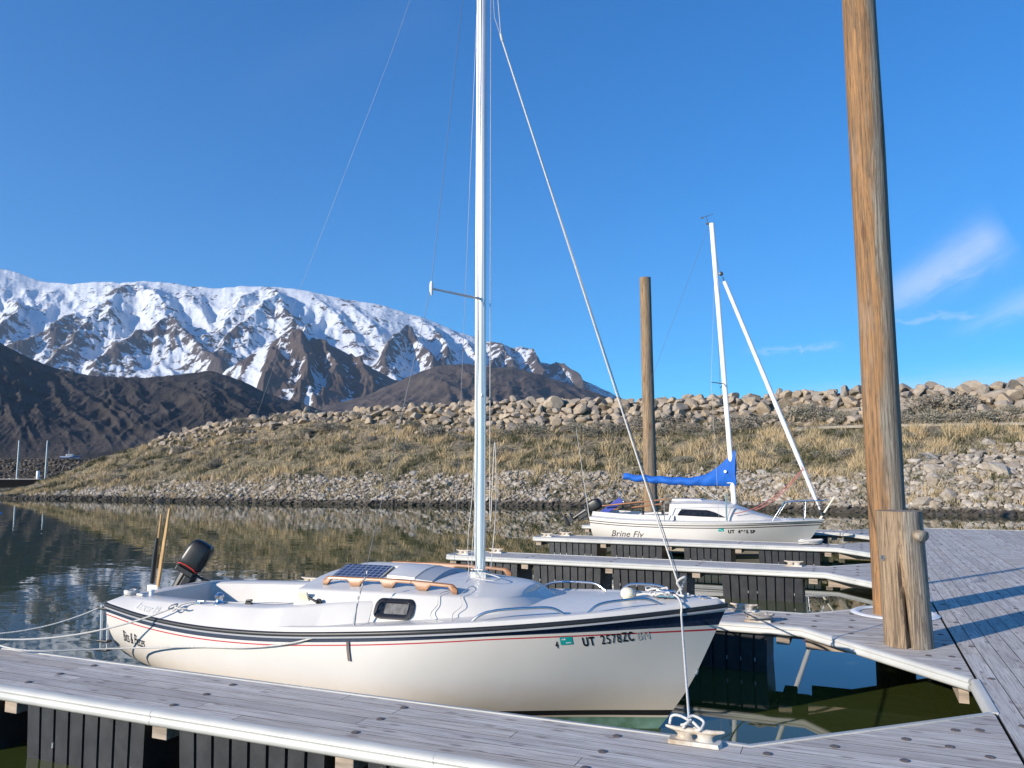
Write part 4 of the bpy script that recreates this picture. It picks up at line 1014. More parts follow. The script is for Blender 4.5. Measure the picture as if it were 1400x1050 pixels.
# teak handrails with arches
def handrail(y, x0, x1, nspan):
    mb = MB(); n = nspan*16; top = []; bot = []
    for i in range(n+1):
        t = i/n; x = x0+(x1-x0)*t; ph = (t*nspan) % 1.0; z = cabtop(x, y)
        foot = min(ph, 1-ph)*(x1-x0)/nspan
        ht = .070 if min(t, 1-t)*(x1-x0) > .04 else .070*(.55+.45*min(t, 1-t)*(x1-x0)/.04)
        arch = 0 if foot < .05 else .046*min(1, (foot-.045)/.025)
        top.append((x, z+ht)); bot.append((x, z+arch-.004))
    rows = []
    for (x, zt), (_, zb) in zip(top, bot): rows.append([(x, y-.014, zb), (x, y-.014, zt-.008), (x, y-.007, zt), (x, y+.007, zt), (x, y+.014, zt-.008), (x, y+.014, zb)])
    mb.grid(rows, 0, closed=True, flip=True); c = 6
    mb.face(list(range(c))); mb.face([len(mb.v)-1-j for j in range(c)])
    return mb.build('handrail', M['teak'], B1, smooth=50)
handrail(-.59, 2.37, 3.62, 4); handrail(.59, 2.36, 3.66, 4)
# mast, spreader and rigging
MX = 3.58; MT = 8.6
mst = MB(); n = 20; rows = []
for z in np.linspace(1.13, MT, 30): rows.append([(MX+.046*math.cos(a), .034*math.sin(a), float(z)) for a in [2*math.pi*j/n for j in range(n)]])
mst.grid(rows, 0, closed=True); mast1 = mst.build('mast', M['alu'], B1, smooth=60)
mb = MB(); mb.prism([(MX-.075, -.055), (MX+.075, -.055), (MX+.09, 0), (MX+.075, .055), (MX-.075, .055), (MX-.09, 0)], 1.105, 1.165); mb.tube([(MX-.06, -.07, 1.19), (MX+.06, -.07, 1.19)], .008, 6); mb.build('mast_step', M['galv'], B1, bevel=.004)
mb = MB()
rows = []
for z in np.linspace(1.3, 8.4, 3): rows.append([(MX-.045+dx, dy, float(z)) for dx, dy in ((-.012, -.006), (-.012, .006), (.003, .006), (.003, -.006))])
mb.grid(rows, 0, closed=True); mb.tube([(MX+.02, -.04, 2.72), (MX+.02, -.055, 2.72)], .012, 8); mb.build('sail_track', M['galv'], mast1)
for s in (-1, 1):
    if s > 0:
        mb = MB(); mb.tube([(2.893, .965, .80), (MX, .03, MT-.3)], .0025, 6); mb.build('shroud', M['wire'], B1, smooth=60); continue
    mb = MB(); mb.tube([(MX, s*.035, 3.60), (MX-.145, s*.75, 3.55)], [.013, .009], 8); spd = mb.build('spreader', M['steel'], mast1, smooth=60)
    mb = MB(); mb.tube([(MX-.145, s*.75, 3.49), (MX-.145, s*.752, 3.52), (MX-.145, s*.752, 3.585), (MX-.145, s*.75, 3.61)], [.008, .016, .016, .008], 8); mb.build('spreader_boot', M['white2'], spd, smooth=60)
    mb = MB(); mb.tube([(2.893, s*.965, .80), (2.91, s*.955, .95), (MX-.145, s*.762, 3.55), (MX, s*.03, MT-.3)], .0024, 6); mb.build('shroud', M['wire'], B1, smooth=60)
    mb = MB(); mb.tube([(2.893, s*.965, .80), (2.90, s*.962, .88), (2.912, s*.955, 1.0)], [.008, .010, .006], 8)
    for k in range(5): mb.tube([(2.915+.016*k, s*(.952-.006*k), 1.03+.05*k), (2.919+.016*k, s*(.951-.006*k), 1.055+.05*k)], .007, 6)
    mb.build('turnbuckle', M['galv'], B1, smooth=60)
    mb = MB(); q = [(x_, s*(H1.at(x_, z_)+.006), z_) for x_, z_ in ((2.885, .72), (2.889, .66), (2.897, .61), (2.903, .575))]
    rows = [[(a[0]-.012, a[1], a[2]), (a[0]+.012, a[1], a[2]), (a[0]+.012, a[1]+s*.006, a[2]), (a[0]-.012, a[1]+s*.006, a[2])] for a in q]
    mb.grid(rows, 0, closed=True, flip=(s > 0)); mb.face([0, 1, 2, 3]); mb.face([len(mb.v)-1-j for j in range(4)]); mb.build('chainplate', M['bolt'], B1)
mb = MB(); mb.tube([(5.36, 0, 1.02), (3.70, 0, 6.30), (3.60, 0, MT-.35)], .0035, 6); mb.build('forestay', M['wire'], B1, smooth=60)
mb = MB(); mb.tube([(5.33, -.03, 1.06), (3.79, -.03, 6.03)], .0075, 8); mb.tube([(3.79, -.03, 6.03), (3.775, -.03, 6.10)], .012, 8); mb.tube([(3.775, -.03, 6.1), (3.60, -.02, MT-.4)], .004, 6); mb.build('jib_halyard', M['rope'], B1, smooth=60)
mb = MB(); mb.tube([(.12, .52, .88), (1.61, .05, 3.89), (2.6, .02, 6.15), (3.53, 0, MT-.05)], .0012, 6); mb.build('backstay', M['wire'], B1, smooth=60)
# halyards tied off beside the mast
mb = MB()
mb.tube(smoothpath([(MX-.0, -.042, 8.3), (MX-.01, -.042, 4), (MX-.03, -.05, 1.9), (MX-.05, -.07, 1.35), (MX-.04, -.09, 1.16)], 5), .003, 6)
mb.tube(smoothpath([(MX+.02, -.065, 8.3), (MX+.05, -.075, 4), (MX+.07, -.085, 1.9), (MX+.06, -.12, 1.16), (MX+.10, -.50, 1.10), (MX+.09, -.655, 1.055), (MX+.13, -.715, .99), (MX+.08, -.765, .935), (MX+.10, -.83, .895)], 5), .0032, 6)
mb.tube(smoothpath([(MX-.01, -.045, 7), (MX-.03, -.05, 2.6), (MX-.08, -.09, 1.45), (MX-.05, -.15, 1.17), (MX+.0, -.42, 1.09), (MX-.08, -.665, 1.065), (MX-.07, -.735, .99), (MX-.10, -.785, .935), (MX-.06, -.85, .895), (MX+.05, -.86, .885), (MX-.12, -.88, .88)], 5), .0032, 6)
mb.tube(smoothpath([(MX+.06, -.10, 1.17), (MX+.2, -.14, 1.15), (MX+.26, -.2, 1.14), (MX+.22, -.27, 1.13), (MX+.1, -.25, 1.135), (MX-.05, -.14, 1.15)], 6), .004, 6)
mb.tube(smoothpath([(MX+.07, .03, 8.2), (MX+.075, .03, 3), (MX+.085, .02, 1.6), (MX+.12, .03, 2.3), (MX+.14, .02, 1.75), (MX+.10, 0, 1.2)], 6), .004, 6)
mb.build('halyard', M['rope'], B1, smooth=60)
# grab rails on the foredeck
def grab(pts, r=.011):
    mb = MB(); mb.tube(smoothpath(pts, 6), r, 8); mb.build('grab_rail', M['steel'], B1, smooth=60)
for s in (-1, 1):
    def gp(x, ins, dz): return (x, s*(interp(x, H1.b)-ins), interp(x, H1.z)+dz)
    grab([gp(3.86, .06, .05), gp(3.93, .065, .10), gp(4.05, .07, .125), gp(4.3, .07, .125), gp(4.45, .07, .11), gp(4.55, .065, .05)])
    grab([gp(4.70, .06, .05), gp(4.76, .065, .10), gp(4.85, .07, .12), gp(5.05, .075, .12), gp(5.14, .075, .10), gp(5.22, .07, .05)])
# bow hardware: mushroom vent, cleat, coiled line, chocks
mb = MB(); mb.lathe([(.040, 0), (.040, .035), (.056, .045), (.060, .065), (.055, .092), (.035, .110), (.004, .116)], 18); v_ = mb.build('vent_cowl', M['cream'], B1, smooth=60); v_.location = (4.90, -.06, .985)
c_ = cleat_mb(.20, scale=.7).build('bow_cleat', M['steel'], B1, smooth=45); c_.location = (5.20, 0, 1.035); c_.scale = (.8, .8, .8)
mb = MB(); rr_ = random.Random(5)
for k in range(7):
    cx, cy = 5.14+rr_.uniform(-.10, .16), rr_.uniform(-.12, .10); R = rr_.uniform(.035, .08); P_ = []
    for j in range(18): a = j*.42+k; P_.append((cx+R*1.3*math.cos(a), cy+R*.8*math.sin(a), 1.035+.012*k*.6+.012*math.sin(3*a)))
    mb.tube(P_, .0085, 6)
mb.tube(smoothpath([(5.33, -.03, 1.10), (5.30, -.05, 1.16), (5.36, -.02, 1.2), (5.33, .03, 1.12), (5.29, -.01, 1.06), (5.35, -.04, 1.05)], 6), .010, 6)
mb.build('bow_line_coil', M['rope'], B1, smooth=60)
mb = MB(); mb.lathe([(.03, 0), (.034, .012), (.02, .02), (.004, .022)], 12); v_ = mb.build('deck_fill_cap', M['steel'], B1, smooth=60); v_.location = (5.50, 0, 1.035)
mb = MB(); mb.tube([(5.40+.02*math.cos(a)+.02, 0+.0, .47+.028*math.sin(a)) for a in np.linspace(-2.2, 2.2, 14)], .006, 6); mb.build('bow_eye', M['steel'], B1, smooth=60)
# cockpit fittings
def small(name, m, loc, prof, n=14, parent=B1, rot=None):
    mb = MB(); mb.lathe(prof, n); o = mb.build(name, m, parent, smooth=50); o.location = loc
    if rot: o.rotation_euler = rot
    return o
small('winch', M['steel'], (1.42, -.76, .882), [(.048, 0), (.048, .012), (.034, .022), (.030, .055), (.040, .070), (.040, .080), (.025, .09), (.02, .10)])
for x, y, z in ((1.72, -.74, .895), (2.26, -.74, .928)):
    mb = MB(); mb.box(-.028, .028, -.016, .016, 0, .022); mb.tube([(-.03, 0, .028), (.03, 0, .036)], .010, 8); o = mb.build('cam_cleat', M['black'], B1, smooth=50); o.location = (x, y, z)
mb = MB(); mb.tube([(-.05, 0, .02), (-.02, 0, .02), (.02, 0, .02), (.055, 0, .028)], [.006, .011, .011, .006], 8); mb.box(-.02, .02, -.012, .012, 0, .02); o = mb.build('stern_cleat', M['steel'], B1, smooth=45); o.location = (1.22, -.78, .880)
mb = MB(); mb.box(-.045, .045, -.01, .01, -.05, .05); o = mb.build('compass_box', M['cream'], B1, bevel=.006); o.location = (2.30, -.775, .990); o.rotation_euler = (.5, 0, 0)
mb = MB(); mb.lathe([(.024, -.01), (.026, .01), (.01, .02)], 10, axis='y'); mb.tube([(0, -.02, 0), (-.045, -.025, .02), (-.085, -.02, .036)], [.012, .010, .013], 8); o = mb.build('bilge_pump_handle', M['black'], B1, smooth=50); o.location = (2.46, -.80, .965)
mb = MB(); mb.tube(smoothpath([(1.22, -.78, .905), (1.35, -.75, .90), (1.6, -.70, .895), (1.72, -.74, .915)], 5), .005, 6); mb.tube(smoothpath([(1.74, -.74, .915), (2.0, -.73, .915), (2.26, -.74, .95), (2.5, -.76, .965)], 5), .004, 6); mb.build('jib_sheet', M['rope'], B1, smooth=60)
mb = MB(); rr_ = random.Random(8)
for k in range(5):
    P_ = [(.20+.05*math.cos(j*.6+k)+rr_.uniform(-.01, .01), -.52+.06*math.sin(j*.6+k), .880+.006*k+.006*math.sin(j*1.9)) for j in range(12)]; mb.tube(P_, .010, 6)
mb.tube([(.30, -.55, .88), (.42, -.60, .885)], .012, 6); mb.build('stern_line_coil', M['rope'], B1, smooth=60)
small('stern_bollard', M['white2'], (.42, -.50, .868), [(.022, 0), (.022, .04), (.03, .045), (.028, .055)])
# tiller and kick-up rudder
mb = MB(); rows = []
for t, wd in ((0, .022), (.4, .026), (.75, .021), (1, .014)):
    x, z = .03+.11*t, .86+.80*t; rows.append([(x-wd, -.018, z), (x+wd*.6, -.018, z), (x+wd*.6, .006, z), (x-wd, .006, z)])
mb.grid(rows, 0, closed=True); mb.face([3, 2, 1, 0]); mb.face([len(mb.v)-4+j for j in range(4)]); til = mb.build('tiller', M['ash'], B1, bevel=.006)
mb = MB(); mb.tube([(-.02, -.02, .90), (.012, -.02, 1.2), (.045, -.02, 1.60)], [.016, .015, .011], 8); mb.build('tiller_extension', M['ash'], til, smooth=60)
mb = MB(); mb.tube([(-.025, -.035, .90), (-.005, -.035, 1.14), (.014, -.03, 1.36)], [.020, .026, .018], 10); mb.build('tiller_grip', M['black'], til, smooth=60)
mb = MB(); mb.box(-.10, .04, -.02, .02, .50, .88, taper=.01); mb.build('rudder', M['white2'], B1, bevel=.008)
# boarding ladder on the near stern quarter
mb = MB()
for dx in (0, .055): mb.tube([(.05+dx, -.72+dx*.4, .80), (.065+dx, -.72+dx*.4, .40)], .012, 10)
lad = mb.build('boarding_ladder', M['alu'], B1, smooth=60)
for z in (.765, .47, .39): mb = MB(); mb.box(-.035, .10, -.035, .030, -.010, .010); o = mb.build('step', M['black'], lad, bevel=.006); o.location = (.06, -.71, z)
# outboard motor: tilted, on the transom
ob = empty('outboard_motor', (0, 0, 0)); bpy.data.objects.remove(ob)
def outboard(parent, loc, rot, cowl_m, sc_, decal=None, legm=None):
    mb = MB(); rows = []
    for z, a, b, cx in ((.0, .10, .080, 0), (.02, .128, .095, 0), (.10, .135, .100, .005), (.22, .135, .10, .01), (.30, .125, .095, .015), (.335, .10, .075, .02), (.345, .05, .04, .02)):
        rows.append([(cx+a*math.copysign(abs(math.cos(q))**.42, math.cos(q)), b*math.copysign(abs(math.sin(q))**.42, math.sin(q)), z) for q in [2*math.pi*j/20 for j in range(20)]])
    mb.grid(rows, 0, closed=True); mb.face(list(range(20))[::-1]); mb.face([len(mb.v)-20+j for j in range(20)])
    cw = mb.build('outboard_motor', cowl_m, parent, smooth=50); cw.location = loc; cw.rotation_euler = rot; cw.scale = (sc_,)*3
    mb = MB(); mb.box(-.11, .11, -.085, .085, -.06, -.004); mb.tube([(0, 0, -.05), (0, 0, -.45)], [.07, .045], 12); mb.box(-.09, .07, -.02, .02, -.62, -.42, taper=.01)
    mb.box(-.14, .02, -.055, .055, -.47, -.455); mb.lathe([(.02, -.16), (.04, -.12), (.04, .06), (.012, .13)], 12, c=(0, 0, -.62), axis='x')
    mb.build('gearcase', legm or M['black'], cw, bevel=.006)
    mb = MB()
    for k in range(3):
        a = k*2.094; d = (math.cos(a), math.sin(a)); rows = []
        for r, wd in ((.02, .018), (.05, .035), (.085, .03), (.10, .008)): rows.append([(-.17-wd*.4, d[0]*r-d[1]*wd, -.62+d[1]*r+d[0]*wd), (-.17+wd*.4, d[0]*r+d[1]*wd, -.62+d[1]*r-d[0]*wd)])
        mb.grid(rows)
        i = len(mb.v); mb.grid([[(p[0]-.004, p[1], p[2]) for p in r_] for r_ in rows], flip=True)
    mb.build('propeller', legm or M['black'], cw)
    mb = MB(); mb.tube([(.10, 0, -.03), (.22, .01, -.02), (.42, .02, 0)], [.018, .014, .018], 8); mb.build('tiller_handle', M['black'], cw, smooth=60)
    mb = MB(); mb.box(.04, .12, -.10, .10, -.30, -.06); mb.tube([(.12, -.05, -.26), (.17, -.05, -.26)], .012, 6); mb.tube([(.12, .05, -.26), (.17, .05, -.26)], .012, 6); mb.build('mounting_bracket', legm or M['black'], cw, bevel=.005)
    if decal:
        mb = MB(); rows = []
        for z in (.020, .032): rows.append([(.0+(.130 if z < .03 else .1335)*math.copysign(abs(math.cos(q))**.42, math.cos(q)), (.0975 if z < .03 else .1)*math.copysign(abs(math.sin(q))**.42, math.sin(q)), z+.012*math.sin(q*3)) for q in [2*math.pi*j/20 for j in range(20)]])
        mb.grid(rows, 0, closed=True); mb.build('decal', decal, cw)
    return cw
# lettering following the hull surface
def hullmap(H, x0, z0, slope, off=.004, s=-1, depth=0):
    def f(u, v): x = x0+u-slope*v; z = z0+v+slope*u; return (x, s*(H.at(x, z)+off), z)
    return f
outboard(B1, (.03, .42, 1.0), (-.10, .50, .3), M['gloss'], .93, M['redpaint'])
TX = {'ut': (4.658, .722), 'num': (4.785, .732), 'zc': (4.935, .747), 'bn': (5.035, .752), 'tk': (4.505, .735), 'four': (4.469, .712), 'name': (.345, .495)}
# ---------- lettering on the big boat
def put(txt, x, z, slope, h, name, m, sx=.62, shear=0, bold=0, sp=1, H=H1, parent=None, off=.004):
    return text_mesh(txt, hullmap(H, x, z, slope, off), m, parent, name, size=h*1.38, sx=sx, shear=shear, bold=bold, spacing=sp)
put('UT', *TX['ut'], .075, .070, 'registration_letters', M['ink'], .60, bold=.0035, sp=1.25, parent=hull1)
put('2578', *TX['num'], .075, .076, 'registration_number', M['ink'], .60, bold=.0012, sp=1.18, parent=hull1)
put('ZC', *TX['zc'], .075, .076, 'registration_letters', M['ink'], .52, bold=.0025, sp=1.15, parent=hull1)
put('BN', *TX['bn'], .075, .070, 'faded_letters', M['ghost'], .68, bold=.0008, sp=1.1, parent=hull1)
put('4', *TX['four'], .05, .052, 'month_number', M['ink'], .5, bold=.003, parent=hull1)
def sticker(H, x, z, w, h, slope, parent, inner=True):
    f = hullmap(H, x, z, slope, .004); mb = MB(); nx = 4; mb.grid([[f(w*i/nx, h*j/2) for j in range(3)] for i in range(nx+1)]); s_ = mb.build('registration_sticker', M['teal'], parent)
    if inner:
        f = hullmap(H, x, z, slope, .006); mb = MB(); i = 0; mb.v = [f(w*.12, h*.62), f(w*.20, h*.80), f(w*.30, h*.72), f(w*.42, h*.86), f(w*.5, h*.62)]; mb.face((0, 1, 2, 3, 4)); mb.v += [f(w*.45, h*.18), f(w*.86, h*.18), f(w*.86, h*.30), f(w*.45, h*.30)]; mb.face((5, 6, 7, 8)); mb.build('sticker_print', M['white2'], s_)
sticker(H1, *TX['tk'], .085, .062, .05, hull1)
put('Bits & Pieces', *TX['name'], -.10, .105, 'name_lettering', M['ink'], .42, bold=.0, sp=1.02, parent=hull1)
# worn builder mark on the raised topsides
def topside(u, v):
    x = .50+u; z0 = interp(x, H1.z)+.045+v*.95; b = interp(x, H1.b); return (x, -(b-.018-v*.9)-.004, z0)
text_mesh('Lancer 19', topside, M['faint'], deck1, 'builder_mark', size=.085, sx=.9, shear=.25)
# registration, small lines on deck
# ---------- boat 2
TH2 = math.atan2(-.39, .921)
B2 = empty('sailboat', (2.12, 21.4, 0), TH2); tag(B2, 'small white sailboat with a blue sail cover on its boom and a furled white jib', 'sailboat', 'sailboats in the slips')
H2 = Hull(.2, 5.74,
  [(.2, .86), (1.0, .98), (2.0, 1.08), (3.0, 1.08), (3.8, .96), (4.5, .72), (5.1, .42), (5.5, .16), (5.74, 0)],
  [(.2, .84), (1.0, .80), (2.0, .785), (3.0, .79), (4.0, .81), (5.0, .85), (5.74, .875)],
  [(.2, .10), (1.0, -.06), (2.5, -.2), (5.74, -.22)],
  [(-.4, 4.9), (.0, 5.12), (.3, 5.33), (.6, 5.55), (.875, 5.74)])
def rows2(u, xd, zs):
    L = [zs, zs-.045, zs-.068, zs-.100, zs-.122]
    for k in range(1, 9): L.append(zs-.122+(.10-zs+.122)*k/8)
    return L+[.06, .02, -.1, -.25]
hull2 = hull_mesh(H2, rows2, B2, [M['hull'], M['brownstripe'], M['navy']], lambda k, j: {1: 1, 3: 1, 13: 2, 14: 2}.get(j, 0), nu=60)
xs2 = [.2+5.54*(1-(1-i/50)**1.3) for i in range(51)]
mb = MB()
for s in (-1, 1): ribbon(mb, H2, [(-.015, .03), (.016, .026), (.018, -.005), (-.01, -.008)], xs2, s)
mb.build('rub_rail', M['gel'], B2, smooth=60)
mb = MB(); rows = []
for x in [2.35+(5.72-2.35)*i/40 for i in range(41)]:
    b = interp(x, H2.b); z = interp(x, H2.z); rows.append([(x, -b*t, z+.028+.05*(1-t*t)*min(b, 1)) for t in np.linspace(1, -1, 11)])
mb.grid(rows, 0, flip=True); rows = []
for i in range(25):
    x = .2+2.15*i/24; b = interp(x, H2.b); z = interp(x, H2.z)
    half = [(b, z+.028), (b-.22, z+.06), (b-.28, z+.16), (b-.33, z+.16), (b-.36, z-.15), (.25, z-.16), (.24, z-.42), (0, z-.42)]
    if i == 0: half = half[:4]+[(q, z+.10) for q, _ in half[4:]]
    rows.append([(x, -y, q) for y, q in half]+[(x, y, q) for y, q in half[:-1][::-1]])
mb.grid(rows, 0); mb.build('deck', M['gel'], B2, smooth=35)
# cabin: wedge coachroof falling to the foredeck
mb = MB(); rows = []
def c2(x):
    wb = float(np.interp(x, [2.2, 3.0, 3.8, 4.4, 4.75], [.80, .80, .70, .50, .22])); zt = float(np.interp(x, [2.2, 2.6, 3.2, 3.6, 4.2, 4.75], [1.22, 1.25, 1.24, 1.19, 1.00, .875])); zb = interp(x, H2.z)+.02
    return wb, zt, zb
for x in np.linspace(2.2, 4.75, 30):
    wb, zt, zb = c2(x); wt = wb*.78; cr = .07*max((zt-zb)/.42, 0)
    half = [(wb, zb), (wb-.03, zb+(zt-zb)*.3), (wt+.02, zb+(zt-zb)*.85), (wt-.03, zt)]+[(wt*.92*t, zt+cr*(1-t*t)) for t in (.75, .5, .25, 0)]
    rows.append([(x, -y, z) for y, z in half]+[(x, y, z) for y, z in half[:-1][::-1]])
mb.grid(rows, 0); mb.face(list(range(len(rows[0])))[::-1]); cab2 = mb.build('cabin', M['gel'], B2, smooth=40)
def c2y(x, z): wb, zt, zb = c2(x); t = (z-zb)/(zt-zb); return wb-.03+(wb*.78+.02-(wb-.03))*min(max((t-.3)/.55, 0), 1)
for s in (-1, 1):
    mb = MB(); rw = []
    for i in range(25):
        x = 2.42+1.13*i/24; zl = .955-.03*i/24; zh = float(np.interp(x, [2.42, 2.50, 3.14, 3.33, 3.55], [zl+.01, 1.105, 1.09, 1.035, .93])); rw.append([(x, s*(c2y(x, zl+(zh-zl)*j/4)+.014), zl+(zh-zl)*j/4) for j in range(5)])
    mb.grid(rw, 0, flip=(s > 0)); mb.build('window', M['glass'], cab2)
mb = MB(); rows = [[(x, y, h_) for y in (-.34, -.30, 0, .30, .34)] for x, h_ in ((2.18, 1.24), (2.2, 1.335), (2.9, 1.335), (3.0, 1.27))]
rows = [[(x, y, z-(.06 if abs(y) > .32 else 0)) for x, y, z in r] for r in rows]; mb.grid(rows, 0, flip=True); mb.build('sliding_hatch', M['gel'], cab2, smooth=30)
# mast raked aft, spreader, masthead gear
def mp(z): t = (z-1.2)/(8.42-1.2); return 3.68-.36*t
mb = MB(); rows = []
for z in np.linspace(1.22, 8.42, 20): rows.append([(mp(z)+.062*math.cos(a), .045*math.sin(a), float(z)) for a in [2*math.pi*j/16 for j in range(16)]])
mb.grid(rows, 0, closed=True); mb.face([len(mb.v)-16+j for j in range(16)]); mast2 = mb.build('mast', M['white2'], B2, smooth=60)
mb = MB(); mb.tube([(mp(8.42)-.08, 0, 8.42), (mp(8.42)-.12, 0, 8.5), (mp(8.42)-.12, 0, 8.62)], .006, 6); mb.tube([(mp(8.42)-.24, 0, 8.60), (mp(8.42)+.05, 0, 8.66)], .006, 6); mb.box(mp(8.42)-.27, mp(8.42)-.21, -.004, .004, 8.57, 8.62); mb.box(mp(8.42)-.14, mp(8.42)+.02, -.02, .02, 8.40, 8.44); mb.build('wind_vane', M['black'], mast2)
for s in (-1, 1):
    mb = MB(); mb.tube([(mp(4.2), 0, 4.22), (mp(4.2)-.22, s*.72, 4.20)], [.014, .009], 8); mb.build('spreader', M['black'], mast2, smooth=60)
    mb = MB(); mb.tube([(3.45, s*.98, .82), (mp(4.2)-.22, s*.72, 4.2), (mp(7.3), s*.04, 7.3)], .0035, 6); mb.build('shroud', M['wire'], B2, smooth=60)
mb = MB(); mb.tube([(.24, 0, .9), (mp(8.4)-.06, 0, 8.40)], .0035, 6); mb.build('backstay', M['wire'], B2, smooth=60)
mb = MB(); mb.tube([(3.60, -.82, .86), (3.60, -.82, 1.50)], .020, 8); mb.build('stanchion', M['steel'], B2, smooth=60)
# furled jib on the forestay
mb = MB(); pts = []; rad = []
for t in np.linspace(0, 1, 40):
    pts.append((5.66+(3.60-5.66)*t, 0, 1.12+(6.85-1.12)*t)); rad.append((.020 if t < .03 else .042+.020*math.sin(min(t*2.2, 1)*1.57)*(1-.55*t))*(1+.05*math.sin(t*90)))
mb.tube(pts, rad, 10); jib = mb.build('furled_jib', M['white2'], B2, smooth=60)
mb = MB(); mb.tube([(3.60, 0, 6.85), (3.56, 0, 6.98)], .012, 6); mb.lathe([(.02, -.03), (.055, -.02), (.055, .02), (.02, .03)], 12, c=(3.52, 0, 7.06), axis='y'); mb.tube([(3.52, 0, 7.06), (mp(7.5)+.05, 0, 7.5)], .004, 6); mb.lathe([(.03, -.04), (.07, -.03), (.07, .03), (.03, .04)], 14, c=(5.70, 0, 1.02), axis='z'); mb.build('furler', M['black'], jib, smooth=60)
mb = MB()
for k in range(3): mb.tube([(5.33-.02*k, .052*math.cos(a), 2.05+.04*k+.052*math.sin(a)) for a in np.linspace(0, 6.28, 10)], .011, 5)
mb.tube(catenary((5.31, -.05, 2.08), (3.75, -.75, 1.02), .22), .010, 5); mb.tube(catenary((5.31, .05, 2.08), (3.80, .70, 1.0), .25), .010, 5); mb.build('jib_sheet', mat('faded red rope', (.42, .13, .12), .8), B2, smooth=60)
# boom with blue sail cover
mb = MB(); mb.tube([(3.66, 0, 1.74), (.92, 0, 1.86)], .045, 12); mb.build('boom', M['alu'], B2, smooth=60)
mb = MB(); rows = []
for t in np.linspace(0, 1, 60):
    x = .88+(3.74-.88)*t; zb = 1.80-.06*math.sin(t*3.0)-.13*t+.02*math.sin(t*40)*(1-t); zt = zb+.17+.06*t
    if t > .60: f = (t-.60)/.40; zt = zb+.17+.06*t+.66*(f**1.9)
    wd = .065+.05*math.sin(t*3.1); wd *= 1+.10*math.sin(t*33)
    row = []
    for j in range(16):
        a = 2*math.pi*j/16; ca_, sa = math.cos(a), math.sin(a); hh = (zt-zb)/2
        taper = 1-.45*max(sa, 0)*min(1, (zt-zb)/.5)
        row.append((x+.012*math.sin(a*3+t*20), wd*ca_*taper*(1+.12*math.sin(t*50+a*2)), zb+hh+hh*sa))
    rows.append(row)
mb.grid(rows, 0, closed=True); mb.face(list(range(16))[::-1]); mb.face([len(mb.v)-16+j for j in range(16)]); sc_ = mb.build('sail_cover', M['blue'], B2, smooth=70)
mb = MB(); mb.lathe([(.035, -.008), (.035, .008), (.01, .012)], 12, c=(3.50, -.115, 2.02), axis='y'); mb.build('cover_grommet', M['white2'], sc_)
mb = MB(); mb.tube([(2.75, 0, 1.68), (3.25, -.05, 1.33)], .008, 6); mb.tube([(2.85, 0, 1.68), (3.32, .0, 1.33)], .008, 6); mb.tube(smoothpath([(2.62, 0, 1.68), (2.63, -.02, 1.5), (2.72, -.03, 1.36)], 5), .007, 6); mb.build('vang', M['rope'], B2, smooth=60)
# pulpit, lifelines, bow roller, stern rail, tiller, kick-up rudder
mb = MB()
for s in (-1, 1):
    mb.tube(smoothpath([(4.62, s*.62, .86), (4.85, s*.56, 1.22), (4.95, s*.52, 1.30), (5.5, s*.28, 1.33), (5.85, s*.0, 1.34)], 5), .013, 6)
    mb.tube([(5.30, s*.30, .88), (5.33, s*.36, 1.31)], .011, 6)
mb.build('pulpit', M['steel'], B2, smooth=60)
mb = MB(); mb.tube([(5.66, 0, .90), (5.99, 0, 1.42)], [.03, .016], 8); mb.build('anchor_roller', M['cream'], B2, smooth=60)
mb = MB()
for s in (-1, 1): mb.tube([(4.93, s*.53, 1.28), (3.6, s*.82, 1.27), (2.15, s*1.0, 1.24)], .0045, 5); mb.tube([(2.15, s*1.0, .80), (2.15, s*1.0, 1.25)], .012, 6)
mb.build('lifeline', M['wire'], B2, smooth=60)
mb = MB(); mb.tube([(.32, -.1, 1.12), (2.05, -.12, 1.32)], [.022, .018], 8); mb.tube([(.30, .35, .98), (1.8, .35, 1.18)], .02, 8); mb.build('tiller', M['teak'], B2, smooth=60)
mb = MB(); mb.prism([(-.05, -.015), (.62, -.015), (.62, .015), (-.05, .015)], 0, .16, 0); rd = mb.build('rudder', M['darkblue'], B2, bevel=.01); rd.location = (.34, .05, .86); rd.rotation_euler = (0, -.62, 0)
mb = MB(); mb.tube([(.64, 0, .02), (.70, 0, .30)], .012, 6); mb.tube([(.0, 0, 0), (.64, 0, .02)], .008, 6); mb.build('rudder_frame', M['steel'], rd, smooth=60)
mb = MB(); mb.tube([(-.06, -.02, .78), (-.25, 0, 2.0), (-.42, 0, 3.19)], [.013, .010, .005], 6); mb.build('flag_staff', M['rope'], B2, smooth=60)
for x, z in ((1.55, 1.0), (2.05, 1.0)): 
    mb = MB(); mb.lathe([(.045, 0), (.03, .03), (.04, .06), (.02, .08)], 10); o = mb.build('winch', M['black'], B2, smooth=50); o.location = (x, -.72, .955)
o = outboard(B2, (-.12, .10, 1.03), (0, 1.02, 0), M['gloss'], 1.12)
put2 = lambda t_, x, z, h, nm, m_, **k: put(t_, x, z, 0.0, h, nm, m_, H=H2, parent=hull2, **k)
put2('Brine Fly', .77, .415, .155, 'name_lettering', M['ink'], sx=1.05, shear=.35, sp=1.05)
put2('UT  4965 SB', 3.642, .575, .075, 'registration_number', M['ink'], sx=.98, bold=.005, sp=1.15)
sticker(H2, 3.43, .61, .12, .07, 0, hull2)

